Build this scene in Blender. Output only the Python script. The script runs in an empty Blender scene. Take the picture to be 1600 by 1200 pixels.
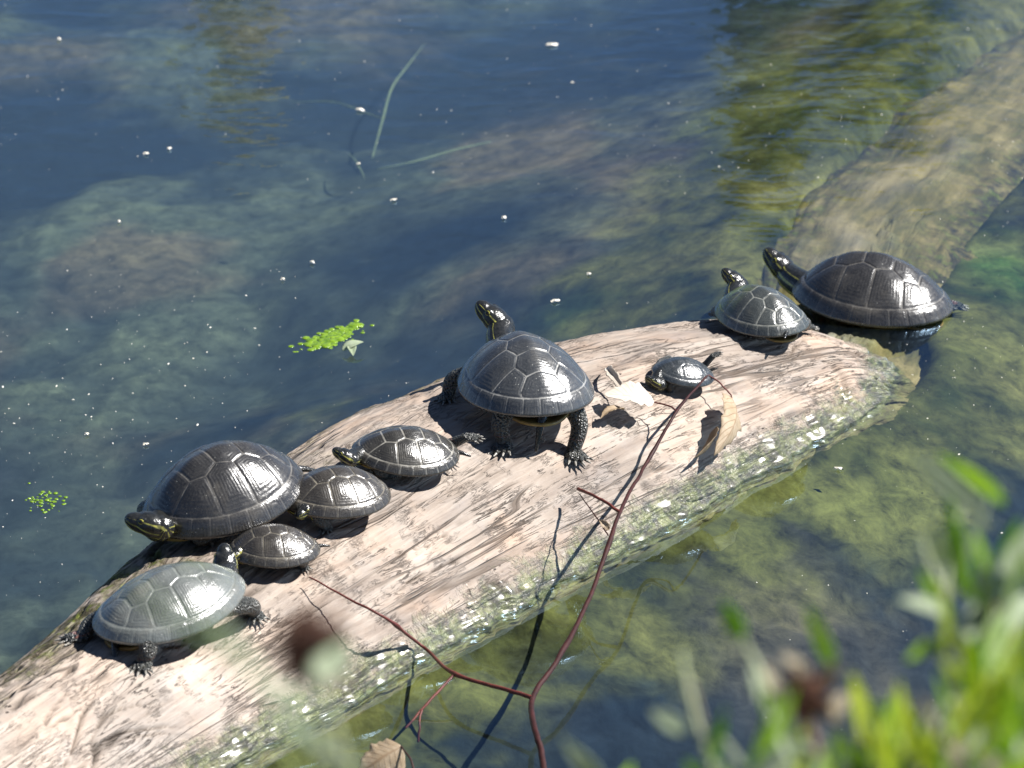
import bpy, bmesh, math, random
import numpy as np
from mathutils import Vector, Matrix, Quaternion
from mathutils.bvhtree import BVHTree

random.seed(7)
rng = np.random.default_rng(7)
SC = bpy.context.scene
COL = SC.collection
R = math.radians

# ------------------------------------------------------------------ camera
PITCH = R(20.0)
CAM = np.array([0.0, -5 * math.cos(PITCH), 5 * math.sin(PITCH)])
FW = np.array([0, math.cos(PITCH), -math.sin(PITCH)])
RT = np.array([1.0, 0, 0])
UP = np.array([0, math.sin(PITCH), math.cos(PITCH)])
SPAN = 0.22
cd = bpy.data.cameras.new('camera')
cam = bpy.data.objects.new('camera', cd)
COL.objects.link(cam)
cam.location = CAM
cam.rotation_euler = (math.pi / 2 - PITCH, 0, 0)
cd.sensor_width = 36
cd.lens = 36 / SPAN
cd.clip_start = 0.05
cd.clip_end = 500
cd.dof.use_dof = True
cd.dof.focus_distance = 4.58
cd.dof.aperture_fstop = 13.0
cd.dof.aperture_blades = 0
SC.camera = cam

# ------------------------------------------------------------------ sky, sun, exposure
SUN = np.array([0.66, 0.05, 0.75])
SUN = SUN / np.linalg.norm(SUN)
world = bpy.data.worlds.new('World')
SC.world = world
world.use_nodes = True
nt = world.node_tree
nt.nodes.clear()
sky = nt.nodes.new('ShaderNodeTexSky')
sky.sky_type = 'NISHITA'
sky.sun_disc = False
sky.altitude = 2500
sky.air_density = 0.75
sky.dust_density = 0.05
sky.ozone_density = 2.5
sky.sun_elevation = math.asin(SUN[2])
sky.sun_rotation = math.atan2(SUN[0], SUN[1])
bg = nt.nodes.new('ShaderNodeBackground')
bg.inputs['Strength'].default_value = 0.05
wo = nt.nodes.new('ShaderNodeOutputWorld')
nt.links.new(sky.outputs[0], bg.inputs[0])
nt.links.new(bg.outputs[0], wo.inputs[0])
sl = bpy.data.lights.new('sun', 'SUN')
sl.energy = 5.0
sl.angle = R(0.53)
sl.color = (1.0, 0.97, 0.93)
so = bpy.data.objects.new('sun', sl)
COL.objects.link(so)
so.rotation_euler = Vector(SUN).to_track_quat('Z', 'Y').to_euler()
so.location = (3, 0, 4)
SC.view_settings.view_transform = 'Standard'
SC.view_settings.look = 'None'
SC.view_settings.gamma = 1.0
SC.view_settings.exposure = 1.16
SC.cycles.max_bounces = 8
SC.cycles.transparent_max_bounces = 12

# ------------------------------------------------------------------ helpers
def ray(px, py):
    d = FW + RT * (px - 800) / 1600 * SPAN + UP * (600 - py) / 1600 * SPAN
    return d / np.linalg.norm(d)

def at_z(px, py, z=0.0):
    d = ray(px, py)
    return CAM + d * ((z - CAM[2]) / d[2])

def at_d(px, py, dist):
    return CAM + ray(px, py) * dist

_LAT = rng.random((64, 64, 64)).astype(np.float32)
def vnoise(p):
    p = np.asarray(p, dtype=np.float64)
    i = np.floor(p).astype(int)
    f = p - i
    f = f * f * (3 - 2 * f)
    i0 = i & 63
    i1 = (i + 1) & 63
    def g(a, b, c): return _LAT[a, b, c]
    x0, y0, z0 = i0[:, 0], i0[:, 1], i0[:, 2]
    x1, y1, z1 = i1[:, 0], i1[:, 1], i1[:, 2]
    fx, fy, fz = f[:, 0], f[:, 1], f[:, 2]
    a = g(x0, y0, z0) * (1 - fx) + g(x1, y0, z0) * fx
    b = g(x0, y1, z0) * (1 - fx) + g(x1, y1, z0) * fx
    c = g(x0, y0, z1) * (1 - fx) + g(x1, y0, z1) * fx
    d = g(x0, y1, z1) * (1 - fx) + g(x1, y1, z1) * fx
    return (a * (1 - fy) + b * fy) * (1 - fz) + (c * (1 - fy) + d * fy) * fz

def fbm(p, octv=4, gain=0.5):
    p = np.asarray(p, dtype=np.float64)
    s = np.zeros(len(p)); a = 1.0; tot = 0
    for k in range(octv):
        s += a * vnoise(p * (2 ** k) + 17.3 * k)
        tot += a; a *= gain
    return s / tot

def sstep(a, b, x):
    t = np.clip((x - a) / (b - a), 0, 1)
    return t * t * (3 - 2 * t)

def mesh_from(name, V, F, mat=None, smooth=True):
    me = bpy.data.meshes.new(name)
    me.from_pydata([tuple(map(float, v)) for v in V], [], [tuple(map(int, f)) for f in F])
    me.update()
    if smooth:
        me.polygons.foreach_set('use_smooth', [True] * len(me.polygons))
    if mat: me.materials.append(mat)
    return me

def link(name, me, parent=None):
    o = bpy.data.objects.new(name, me)
    COL.objects.link(o)
    if parent: o.parent = parent
    return o

def tag(o, label=None, cat=None, group=None, kind=None):
    if label: o['label'] = label
    if cat: o['category'] = cat
    if group: o['group'] = group
    if kind: o['kind'] = kind
    return o

def fattr(me, name, vals):
    a = me.attributes.new(name, 'FLOAT', 'POINT')
    a.data.foreach_set('value', np.asarray(vals, dtype=np.float32))

def cattr(me, name, rgb):
    a = me.attributes.new(name, 'FLOAT_COLOR', 'POINT')
    c = np.ones((len(rgb), 4), dtype=np.float32); c[:, :3] = rgb
    a.data.foreach_set('color', c.ravel())

def grid_faces(nu, nv, wrap=False, off=0):
    F = []
    for i in range(nu - 1):
        for j in range(nv if wrap else nv - 1):
            j2 = (j + 1) % nv
            F.append((off + i * nv + j, off + i * nv + j2, off + (i + 1) * nv + j2, off + (i + 1) * nv + j))
    return F

def catmull(pts, n):
    """smooth sampling of a polyline of any dimension"""
    P = np.asarray(pts, dtype=float)
    if len(P) == 2:
        t = np.linspace(0, 1, n)[:, None]
        return P[0] * (1 - t) + P[1] * t
    Q = np.vstack([2 * P[0] - P[1], P, 2 * P[-1] - P[-2]])
    m = len(P) - 1
    out = []
    for u in np.linspace(0, m - 1e-9, n):
        i = int(u); f = u - i
        a, b, c, d = Q[i], Q[i + 1], Q[i + 2], Q[i + 3]
        out.append(0.5 * (2 * b + (c - a) * f + (2 * a - 5 * b + 4 * c - d) * f * f + (3 * b - a - 3 * c + d) * f ** 3))
    return np.array(out)

def tube(pts, rad, sides=10, flat=None):
    """closed round tube through points with a radius each; flat = (normal, factor) squashes it"""
    P = np.asarray(pts, float); rad = np.asarray(rad, float)
    n = len(P)
    T = np.gradient(P, axis=0)
    T /= np.linalg.norm(T, axis=1)[:, None] + 1e-12
    a = np.array([0, 0, 1.0]) if abs(T[0][2]) < 0.9 else np.array([1.0, 0, 0])
    V = []; F = []
    u = np.cross(T[0], a); u /= np.linalg.norm(u)
    rings = []
    for i in range(n):
        u = u - T[i] * u.dot(T[i]); u /= np.linalg.norm(u) + 1e-12
        rings.append((P[i], u.copy(), np.cross(T[i], u), T[i], rad[i]))
    # rounded caps
    seq = []
    p, uu, vv, t, r = rings[0]
    for k in (0.95, 0.6):
        seq.append((p - t * r * k, uu, vv, r * math.sqrt(max(0, 1 - k * k))))
    for p, uu, vv, t, r in rings: seq.append((p, uu, vv, r))
    for k in (0.6, 0.95):
        seq.append((p + t * r * k, uu, vv, r * math.sqrt(max(0, 1 - k * k))))
    for p, uu, vv, r in seq:
        for k in range(sides):
            an = 2 * math.pi * k / sides
            V.append(p + (uu * math.cos(an) + vv * math.sin(an)) * r)
    F = grid_faces(len(seq), sides, True)
    c0 = len(V); V.append(V[0] * 0 + np.mean(V[:sides], axis=0))
    c1 = len(V); V.append(np.mean(V[(len(seq) - 1) * sides:len(seq) * sides], axis=0))
    for k in range(sides):
        F.append((c0, (k + 1) % sides, k))
        b = (len(seq) - 1) * sides
        F.append((c1, b + k, b + (k + 1) % sides))
    V = np.array(V)
    if flat is not None:
        nrm, fac, org = flat
        d = (V - org) @ nrm
        V = V - np.outer(d * (1 - fac), nrm)
    return V, F

def ellipsoid(c, ax, n=16, m=10):
    """ax: 3 axis vectors (already scaled)"""
    V = []; F = []
    for i in range(1, m):
        th = math.pi * i / m
        for j in range(n):
            ph = 2 * math.pi * j / n
            V.append(c + ax[0] * math.cos(th) + ax[1] * math.sin(th) * math.cos(ph) + ax[2] * math.sin(th) * math.sin(ph))
    F = grid_faces(m - 1, n, True)
    a = len(V); V.append(c + ax[0]); b = len(V); V.append(c - ax[0])
    for j in range(n):
        F.append((a, j, (j + 1) % n)) if False else F.append((a, (j + 1) % n, j))
        F.append((b, (m - 2) * n + j, (m - 2) * n + (j + 1) % n))
    return np.array(V), F

class MB:
    def __init__(s): s.V = []; s.F = []; s.n = 0; s.A = []
    def add(s, VF, a=0.0):
        V, F = VF
        s.V.append(np.asarray(V, float)); s.F += [tuple(i + s.n for i in f) for f in F]; s.n += len(V)
        s.A.append(np.full(len(V), a))
    def verts(s): return np.vstack(s.V)
    def mesh(s, name, mat=None, smooth=True): return mesh_from(name, s.verts(), s.F, mat, smooth)

# ------------------------------------------------------------------ material helpers
class NT:
    def __init__(s, name):
        s.m = bpy.data.materials.new(name); s.m.use_nodes = True
        s.t = s.m.node_tree; s.t.nodes.clear()
        s.out = s.t.nodes.new('ShaderNodeOutputMaterial')
    def n(s, typ, **kw):
        nd = s.t.nodes.new('ShaderNode' + typ)
        for k, v in kw.items(): setattr(nd, k, v)
        return nd
    def l(s, a, b): s.t.links.new(a, b)
    def val(s, sock, v):
        if hasattr(v, 'is_output') or hasattr(v, 'links'): s.l(v, sock)
        else: sock.default_value = v
    def math(s, op, a, b=0.0, c=None, clamp=False):
        nd = s.n('Math', operation=op); nd.use_clamp = clamp
        s.val(nd.inputs[0], a); s.val(nd.inputs[1], b)
        if c is not None: s.val(nd.inputs[2], c)
        return nd.outputs[0]
    def ramp(s, x, stops):
        nd = s.n('ValToRGB')
        cr = nd.color_ramp
        while len(cr.elements) < len(stops): cr.elements.new(0.5)
        for e, (p, c) in zip(cr.elements, stops):
            e.position = p
            e.color = (*c, 1) if hasattr(c, '__len__') else (c, c, c, 1)
        s.l(x, nd.inputs[0])
        return nd.outputs[0]
    def mapr(s, x, a, b, c=0.0, d=1.0):
        nd = s.n('MapRange'); nd.clamp = True
        s.val(nd.inputs[0], x)
        for k, v in zip((1, 2, 3, 4), (a, b, c, d)): s.val(nd.inputs[k], v)
        return nd.outputs[0]
    def mix(s, f, a, b, mode='MIX'):
        nd = s.n('Mix', data_type='RGBA', blend_type=mode)
        s.val(nd.inputs[0], f)
        for k, v in ((6, a), (7, b)):
            if isinstance(v, tuple): nd.inputs[k].default_value = (*v, 1)
            else: s.l(v, nd.inputs[k])
        return nd.outputs[2]
    def attr(s, name, col=False):
        nd = s.n('Attribute'); nd.attribute_name = name
        return nd.outputs['Color'] if col else nd.outputs['Fac']
    def coords(s, kind='Object', scale=(1, 1, 1), rot=(0, 0, 0)):
        if kind == 'UV':
            u = s.n('UVMap'); o = u.outputs[0]
        else:
            o = s.n('TexCoord').outputs[kind]
        mp = s.n('Mapping'); mp.inputs['Scale'].default_value = scale; mp.inputs['Rotation'].default_value = rot
        s.l(o, mp.inputs[0])
        return mp.outputs[0]
    def noise(s, vec, scale, detail=4, rough=0.55, dist=0.0, col=False):
        nd = s.n('TexNoise')
        nd.inputs['Scale'].default_value = scale; nd.inputs['Detail'].default_value = detail
        nd.inputs['Roughness'].default_value = rough; nd.inputs['Distortion'].default_value = dist
        s.l(vec, nd.inputs['Vector'])
        return nd.outputs['Color' if col else 'Fac']
    def voro(s, vec, scale, feat='F1', out='Distance', rand=1.0):
        nd = s.n('TexVoronoi', feature=feat)
        nd.inputs['Scale'].default_value = scale; nd.inputs['Randomness'].default_value = rand
        s.l(vec, nd.inputs['Vector'])
        return nd.outputs[out]
    def bump(s, h, strength=0.5, dist=0.001, nrm=None):
        nd = s.n('Bump'); nd.inputs['Strength'].default_value = 1.0
        s.val(nd.inputs['Strength'], strength)
        nd.inputs['Distance'].default_value = dist
        s.l(h, nd.inputs['Height'])
        if nrm is not None: s.l(nrm, nd.inputs['Normal'])
        return nd.outputs[0]
    def pbsdf(s, **kw):
        nd = s.n('BsdfPrincipled')
        for k, v in kw.items():
            k = {'base': 'Base Color', 'rough': 'Roughness', 'nrm': 'Normal', 'spec': 'Specular IOR Level', 'coat': 'Coat Weight', 'coatr': 'Coat Roughness', 'trans': 'Transmission Weight', 'metal': 'Metallic', 'sub': 'Subsurface Weight'}.get(k, k)
            i = nd.inputs[k]
            if isinstance(v, tuple): i.default_value = (*v, 1)
            else: s.val(i, v)
        return nd.outputs[0]
    def done(s, sh):
        s.l(sh, s.out.inputs[0]); return s.m

# ------------------------------------------------------------------ the fallen log
# s runs along the log from the near left to the far right, t across it from the near waterline
L0 = np.array([-0.0595, -0.7136]); LD = np.array([0.5717, 0.8205]); LN = np.array([-0.8205, 0.5717])
LOG_ST = np.array([
    # s,   tc,    w,    top,   v
    [-1.20, .085, .110, .060, .072],
    [-0.65, .100, .115, .066, .078],
    [-0.36, .125, .127, .078, .088],
    [-0.10, .160, .162, .096, .104],
    [0.25, .186, .188, .106, .114],
    [0.42, .176, .178, .105, .114],
    [0.63, .150, .154, .090, .100],
    [0.75, .130, .138, .078, .090],
    [0.83, .118, .128, .056, .074],
    [0.89, .125, .128, .018, .055],
    [0.96, .150, .135, -.010, .05],
    [1.12, .250, .178, -.018, .05],
    [1.40, .365, .190, -.024, .05],
    [1.85, .485, .195, -.030, .05],
    [2.70, .660, .190, -.060, .05]])

def log_station(sv):
    return np.stack([np.interp(sv, LOG_ST[:, 0], LOG_ST[:, k]) for k in range(5)], axis=1)

def smooth_st(sv):
    acc = 0
    for k in np.linspace(-.05, .05, 7): acc = acc + log_station(sv + k)
    r = acc / 7; r[:, 0] = sv
    return r

def build_log():
    ns, na = 620, 260
    sv = np.concatenate([np.linspace(-1.25, -0.75, 60)[:-1], np.linspace(-0.75, 1.05, 470)[:-1], np.linspace(1.05, 2.6, 93)])
    ns = len(sv)
    st = smooth_st(sv)
    # more of the angular samples on the upper half
    an = np.concatenate([np.linspace(-0.25, math.pi + 0.25, na - 50), np.linspace(math.pi + 0.25, 2 * math.pi - 0.25, 52)[1:-1]])
    S = np.repeat(sv, na); A = np.tile(an, ns)
    tc = np.repeat(st[:, 1], na); w = np.repeat(st[:, 2], na); top = np.repeat(st[:, 3], na); v = np.repeat(st[:, 4], na)
    ca, sa = np.cos(A), np.sin(A)
    ex = np.where((ca > 0) & (sa > 0), 0.95, 0.86)
    cx = -np.sign(ca) * np.abs(ca) ** ex; sz = np.sign(sa) * np.abs(sa) ** np.where((ca > 0) & (sa > 0), 1.65, 1.0)
    T = tc + w * cx
    Z = (top - v) + v * sz
    arc = A * 0.15
    # wood grain and weathering
    q = np.stack([S * 3.0, arc * 22, np.zeros_like(S)], 1)
    lump = fbm(np.stack([S * 4, arc * 7, 0 * S + 3], 1), 3) - 0.5
    warp = (fbm(np.stack([S * 5, arc * 6, 0 * S + 9], 1), 3) - 0.5) * 1.6
    grain = fbm(np.stack([S * 6, arc * 75 + warp * 4, 0 * S], 1), 4, 0.6) - 0.5
    fine = fbm(np.stack([S * 30, arc * 260 + warp * 9, 0 * S + 5], 1), 3, 0.6) - 0.5
    cr = np.abs(fbm(np.stack([S * 3.2, arc * 34 + warp * 3, 0 * S + 21], 1), 3) - 0.5)
    crack = (1 - sstep(0.0, 0.022, cr)) * sstep(0.5, 0.62, fbm(np.stack([S * 5, arc * 9, 0 * S + 31], 1), 2))
    flake = sstep(0.52, 0.56, fbm(np.stack([S * 9, arc * 38 + warp * 3, 0 * S + 41], 1), 3))
    d = 0.016 * lump + 0.0095 * grain + 0.0040 * fine - 0.006 * crack + 0.0012 * flake
    rough0 = fbm(np.stack([S * 24, arc * 30, 0 * S + 91], 1), 3, .6) - .5
    # wet, rotten, lumpy edge just above the near waterline
    drowned = sstep(.86, 1.05, S)
    d += drowned * (.030 * (fbm(np.stack([S * 7, arc * 9, 0 * S + 81], 1), 3) - .5) + .006 * rough0)
    near = sstep(0.045, 0.0, Z) * (ca > 0)
    rough = fbm(np.stack([S * 62, arc * 34, Z * 20 + 7], 1), 3, 0.6) - 0.5
    d += near * (0.012 * rough + 0.012 * (fbm(np.stack([S * 12, arc * 10, 0 * S + 51], 1), 2) - 0.5))
    # dark mossy broken bark on the far side of the lower left end
    # knot near the right end
    def ring(px, py, r, zz, amp):
        p = at_z(px, py, zz)
        dxy = p[:2] - L0
        ks, kt = dxy @ LD, dxy @ LN
        rr = np.sqrt(((S - ks) / 1.6) ** 2 + (T - kt) ** 2) / r + 1.1 * (fbm(np.stack([S * 22, T * 22, 0 * S + 71], 1), 3) - .5)
        return amp * (np.exp(-((rr - 1) / 0.28) ** 2) - 0.6 * np.exp(-(rr / 0.7) ** 2)) * (sa > -0.1)
    d += ring(1250, 600, 0.026, .07, 0.007) + ring(770, 885, 0.015, .05, 0.005)
    # long splits whose lower lip lifts: sharp shadowed breaks seen on the top
    for (x0, y0, x1, y1, zz, dep) in ((1208, 606, 1290, 614, .07, .012), (1300, 560, 1390, 620, .05, .006), (480, 960, 620, 900, .1, .003), (260, 1150, 380, 1090, .1, .003)):
        a = at_z(x0, y0, zz)[:2] - L0; b = at_z(x1, y1, zz)[:2] - L0
        a = np.array([a @ LD, a @ LN]); b = np.array([b @ LD, b @ LN])
        ab = b - a; L = np.linalg.norm(ab); ab /= L
        u = ((S - a[0]) * ab[0] + (T - a[1]) * ab[1]) / L
        wv = (S - a[0]) * -ab[1] + (T - a[1]) * ab[0] + 0.006 * (fbm(np.stack([S * 40, T * 40, 0 * S + 61], 1), 2) - 0.5)
        m = sstep(-.05, .15, u) * (1 - sstep(.85, 1.05, u)) * sstep(.45, .6, sa)
        d -= dep * m * np.exp(-(wv / 0.0042) ** 2)
        d += 0.35 * dep * m * np.exp(-((wv - 0.010) / 0.008) ** 2)
    Xp = L0[0] + LD[0] * S + LN[0] * (T + d * cx * 0.8)
    Yp = L0[1] + LD[1] * S + LN[1] * (T + d * cx * 0.8)
    Zp = Z + d * np.maximum(sz, -0.3)
    V = np.stack([Xp, Yp, Zp], 1)
    F = grid_faces(ns, na, True)
    F = [f[::-1] for f in F]
    F.append(tuple(range(na))); F.append(tuple((ns - 1) * na + k for k in range(na))[::-1])
    return V, F, S, arc, crack, T

def wood_material():
    m = NT('weathered_wood')
    uv = m.coords('UV', (1, 1, 1))
    sx = m.coords('UV', (5, 60, 1)); fx = m.coords('UV', (16, 230, 1))
    g1 = m.noise(sx, 1.0, 5, 0.6, 0.6)
    g2 = m.noise(fx, 1.0, 4, 0.65, 0.4)
    blot = m.noise(uv, 7.0, 5, 0.6, 0.5)
    blot2 = m.noise(uv, 26.0, 5, 0.65, 0.3)
    col = m.ramp(g1, [(0.26, (.13, .098, .074)), (0.38, (.235, .188, .148)), (0.48, (.33, .275, .222)), (0.60, (.42, .360, .300)), (0.76, (.56, .50, .435))])
    col = m.mix(m.mapr(g2, .35, .65, 0, .34), m.mix(0.6, col, (.17, .135, .115)), m.mix(.25, col, (.64, .57, .50)))
    # warm orange and cool grey patches
    col = m.mix(m.mapr(blot, .46, .66, 0, .75), col, m.mix(0.38, col, (.60, .38, .24)))
    col = m.mix(m.mapr(blot2, .52, .72, 0, .6), col, m.mix(0.55, col, (.24, .22, .215)))
    pale = m.math('MULTIPLY', m.mapr(m.noise(uv, 3.2, 4, .6, .3), .46, .68), .30)
    col = m.mix(pale, col, (.70, .63, .56))
    grey = m.math('MULTIPLY', m.mapr(m.noise(m.coords('UV', (2.6, 5, 1)), 1.3, 5, .62, .3), .50, .66), .6)
    col = m.mix(grey, col, m.mix(.55, col, (.22, .20, .185)))
    ck = m.attr('crack')
    col = m.mix(m.math('MULTIPLY', ck, .8, clamp=True), col, (.03, .02, .014))
    fz = m.noise(m.coords('UV', (9, 95, 1)), 1.0, 5, .62, 1.0)
    fis = m.math('MULTIPLY', m.mapr(m.math('ABSOLUTE', m.math('SUBTRACT', fz, .5)), .022, .004), m.mapr(m.noise(uv, 12, 3, .6), .47, .60))
    fz2 = m.noise(m.coords('UV', (30, 210, 1)), 1.0, 4, .6, 1.4)
    fis2 = m.math('MULTIPLY', m.mapr(m.math('ABSOLUTE', m.math('SUBTRACT', fz2, .5)), .03, .008), m.mapr(m.noise(uv, 21, 3, .6), .50, .62))
    fz3 = m.noise(m.coords('UV', (2.0, 34, 1)), 1.0, 3, .5, .5)
    fis3 = m.math('MULTIPLY', m.mapr(m.math('ABSOLUTE', m.math('SUBTRACT', fz3, .5)), .020, .005), m.mapr(m.noise(m.coords('UV', (3, 9, 1)), 1.0, 3, .6), .46, .54))
    fis = m.math('MAXIMUM', m.math('MAXIMUM', fis, m.math('MULTIPLY', fis2, .4)), fis3)
    col = m.mix(m.math('MULTIPLY', fis, .68), col, (.045, .030, .020))
    pits = m.voro(m.coords('UV', (60, 130, 1)), 1.0)
    pitm = m.math('MULTIPLY', m.mapr(pits, .18, .08), m.mapr(m.noise(uv, 9, 2), .55, .65))
    col = m.mix(pitm, col, (.035, .025, .02))
    # height above the water: wet, algae covered edge
    pos = m.n('NewGeometry').outputs['Position']
    sp = m.n('SeparateXYZ'); m.l(pos, sp.inputs[0])
    z = sp.outputs[2]
    wn = m.noise(uv, 24, 5, .7, .5)
    hz = m.math('ADD', z, m.math('MULTIPLY', m.math('SUBTRACT', wn, .5), -.07))
    wet = m.mapr(hz, .029, .012)
    nearm = m.attr('nearside')
    wet = m.math('MULTIPLY', wet, m.math('ADD', m.math('MULTIPLY', nearm, .9), .1, clamp=True))
    moss = m.attr('moss')
    mn = m.noise(uv, 60, 4, .7)
    algae = m.ramp(mn, [(.3, (.012, .014, .006)), (.44, (.06, .065, .022)), (.56, (.16, .19, .04)), (.70, (.34, .32, .20))])
    crust = m.mix(m.mapr(m.noise(uv, 34, 5, .7), .40, .58), m.mix(.3, algae, (.10, .085, .065)), algae)
    col = m.mix(m.math('MULTIPLY', wet, .84), col, crust)
    under = m.mapr(z, .0, -.02)
    sub = m.ramp(m.math('ADD', m.math('MULTIPLY', m.noise(m.coords('UV', (6, 46, 1)), 1.0, 7, .72, .3), .45), m.math('MULTIPLY', m.noise(m.coords('Object', (9, 7, 3)), 1.0, 5, .65, .4), .55)), [(.34, (.035, .034, .010)), (.45, (.105, .088, .026)), (.54, (.215, .165, .062)), (.68, (.37, .285, .135))])
    col = m.mix(under, col, sub)
    mossn = m.math('MULTIPLY', moss, m.mapr(wn, .38, .56), clamp=True)
    mossc = m.ramp(mn, [(.3, (.014, .012, .007)), (.5, (.05, .042, .016)), (.62, (.09, .11, .015)), (.76, (.24, .22, .12))])
    col = m.mix(mossn, col, mossc)
    dry = m.math('SUBTRACT', 1.0, under)
    wet = m.math('MULTIPLY', wet, m.mapr(z, -.006, .002))
    rough = m.math('SUBTRACT', .8, m.math('MULTIPLY', wet, .50))
    h = m.math('ADD', m.math('MULTIPLY', g1, .8), m.math('MULTIPLY', g2, .5))
    h = m.math('ADD', h, m.math('MULTIPLY', blot2, .4))
    h = m.math('SUBTRACT', h, m.math('MULTIPLY', pitm, .8))
    h = m.math('SUBTRACT', h, m.math('MULTIPLY', fis, 1.4))
    wb = m.noise(m.coords('UV', (230, 90, 1)), 1.0, 4, .65, .5); wb2 = m.noise(uv, 70, 3, .6)
    h2 = m.math('MULTIPLY', m.math('ADD', wb, wb2), wet)
    h = m.math('ADD', h, m.math('MULTIPLY', h2, 2.0))
    nr = m.bump(h, m.mapr(under, 0, 1, .85, .25), .0032)
    return m.done(m.pbsdf(base=col, rough=rough, nrm=nr, spec=m.math('ADD', .25, m.math('MULTIPLY', wet, .75)), coat=m.math('MULTIPLY', wet, .9), coatr=.22))

LV, LF, LS, LARC, LCR, LT = build_log()
log_me = mesh_from('fallen_log', LV, LF, wood_material())
uvl = log_me.uv_layers.new(name='UVMap')
li = np.zeros(len(log_me.loops), dtype=np.int32); log_me.loops.foreach_get('vertex_index', li)
uvd = np.stack([LS[li], LARC[li]], 1).astype(np.float32)
uvl.data.foreach_set('uv', uvd.ravel())
fattr(log_me, 'crack', LCR)
tcv = np.interp(LS, LOG_ST[:, 0], LOG_ST[:, 1])
fattr(log_me, 'nearside', sstep(-0.02, 0.06, tcv - LT))
mossv = sstep(0.005, 0.07, LT - tcv) * (1 - sstep(-0.15, 0.25, LS)) + sstep(0.095, 0.13, LT - tcv) * 0.8
mossv = mossv + 1.3 * sstep(.9, 1.2, LS) * np.maximum(sstep(.02, .13, LT - tcv), sstep(.03, .13, tcv - LT))
fattr(log_me, 'moss', np.clip(mossv, 0, 1))
LOG = link('fallen_log', log_me)
tag(LOG, 'bleached grey fallen log slanting up out of the pond with turtles on it', 'log')
LOGBVH = BVHTree.FromPolygons([Vector(v) for v in LV], LF)

def hit_log(o, d):
    r = LOGBVH.ray_cast(Vector(o), Vector(d))
    return (np.array(r[0]), np.array(r[1])) if r[0] is not None else (None, None)

def surf(px, py, zmin=-0.004):
    """point of the log (or of the water just beside it) seen through a pixel"""
    d = ray(px, py)
    p, n = hit_log(CAM, d)
    w = at_z(px, py, zmin)
    if p is None or p[2] < zmin: return w, np.array([0, 0, 1.0])
    return p, n

def log_normal(p):
    acc = np.zeros(3)
    for dx in (-.03, 0, .03):
        for dy in (-.03, 0, .03):
            h, n = hit_log((p[0] + dx, p[1] + dy, 1), (0, 0, -1))
            if h is not None and h[2] > -.02:
                if n[2] < 0: n = -n
                acc += n
    if np.linalg.norm(acc) < 1e-6: return np.array([0, 0, 1.0])
    return acc / np.linalg.norm(acc)

def log_height(x, y, floor=-0.006):
    h, n = hit_log((x, y, 1), (0, 0, -1))
    return max(h[2], floor) if h is not None else floor

# ------------------------------------------------------------------ ground: pond bed, near bank, far bank in one sheet
def axis(a, b, core, step, ratio):
    c = list(np.arange(core[0], core[1] + 1e-6, step))
    s = step; x = core[1]
    while x < b: s *= ratio; x += s; c.append(x)
    s = step; x = core[0]
    while x > a: s *= ratio; x -= s; c.insert(0, x)
    return np.array(c)

def blob(X, Y, px, py, rx, ry, z=-0.05, rot=0.0):
    p = at_z(px, py, z)
    # rx, ry are given in photo pixels
    sx = rx * 0.00069 * (np.linalg.norm(p - CAM) / 5); sy = ry * 0.00202 * (np.linalg.norm(p - CAM) / 5)
    dx, dy = X - p[0], Y - p[1]
    c, s = math.cos(rot), math.sin(rot)
    u, v = (dx * c + dy * s) / sx, (-dx * s + dy * c) / sy
    return np.exp(-(u * u + v * v))

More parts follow.
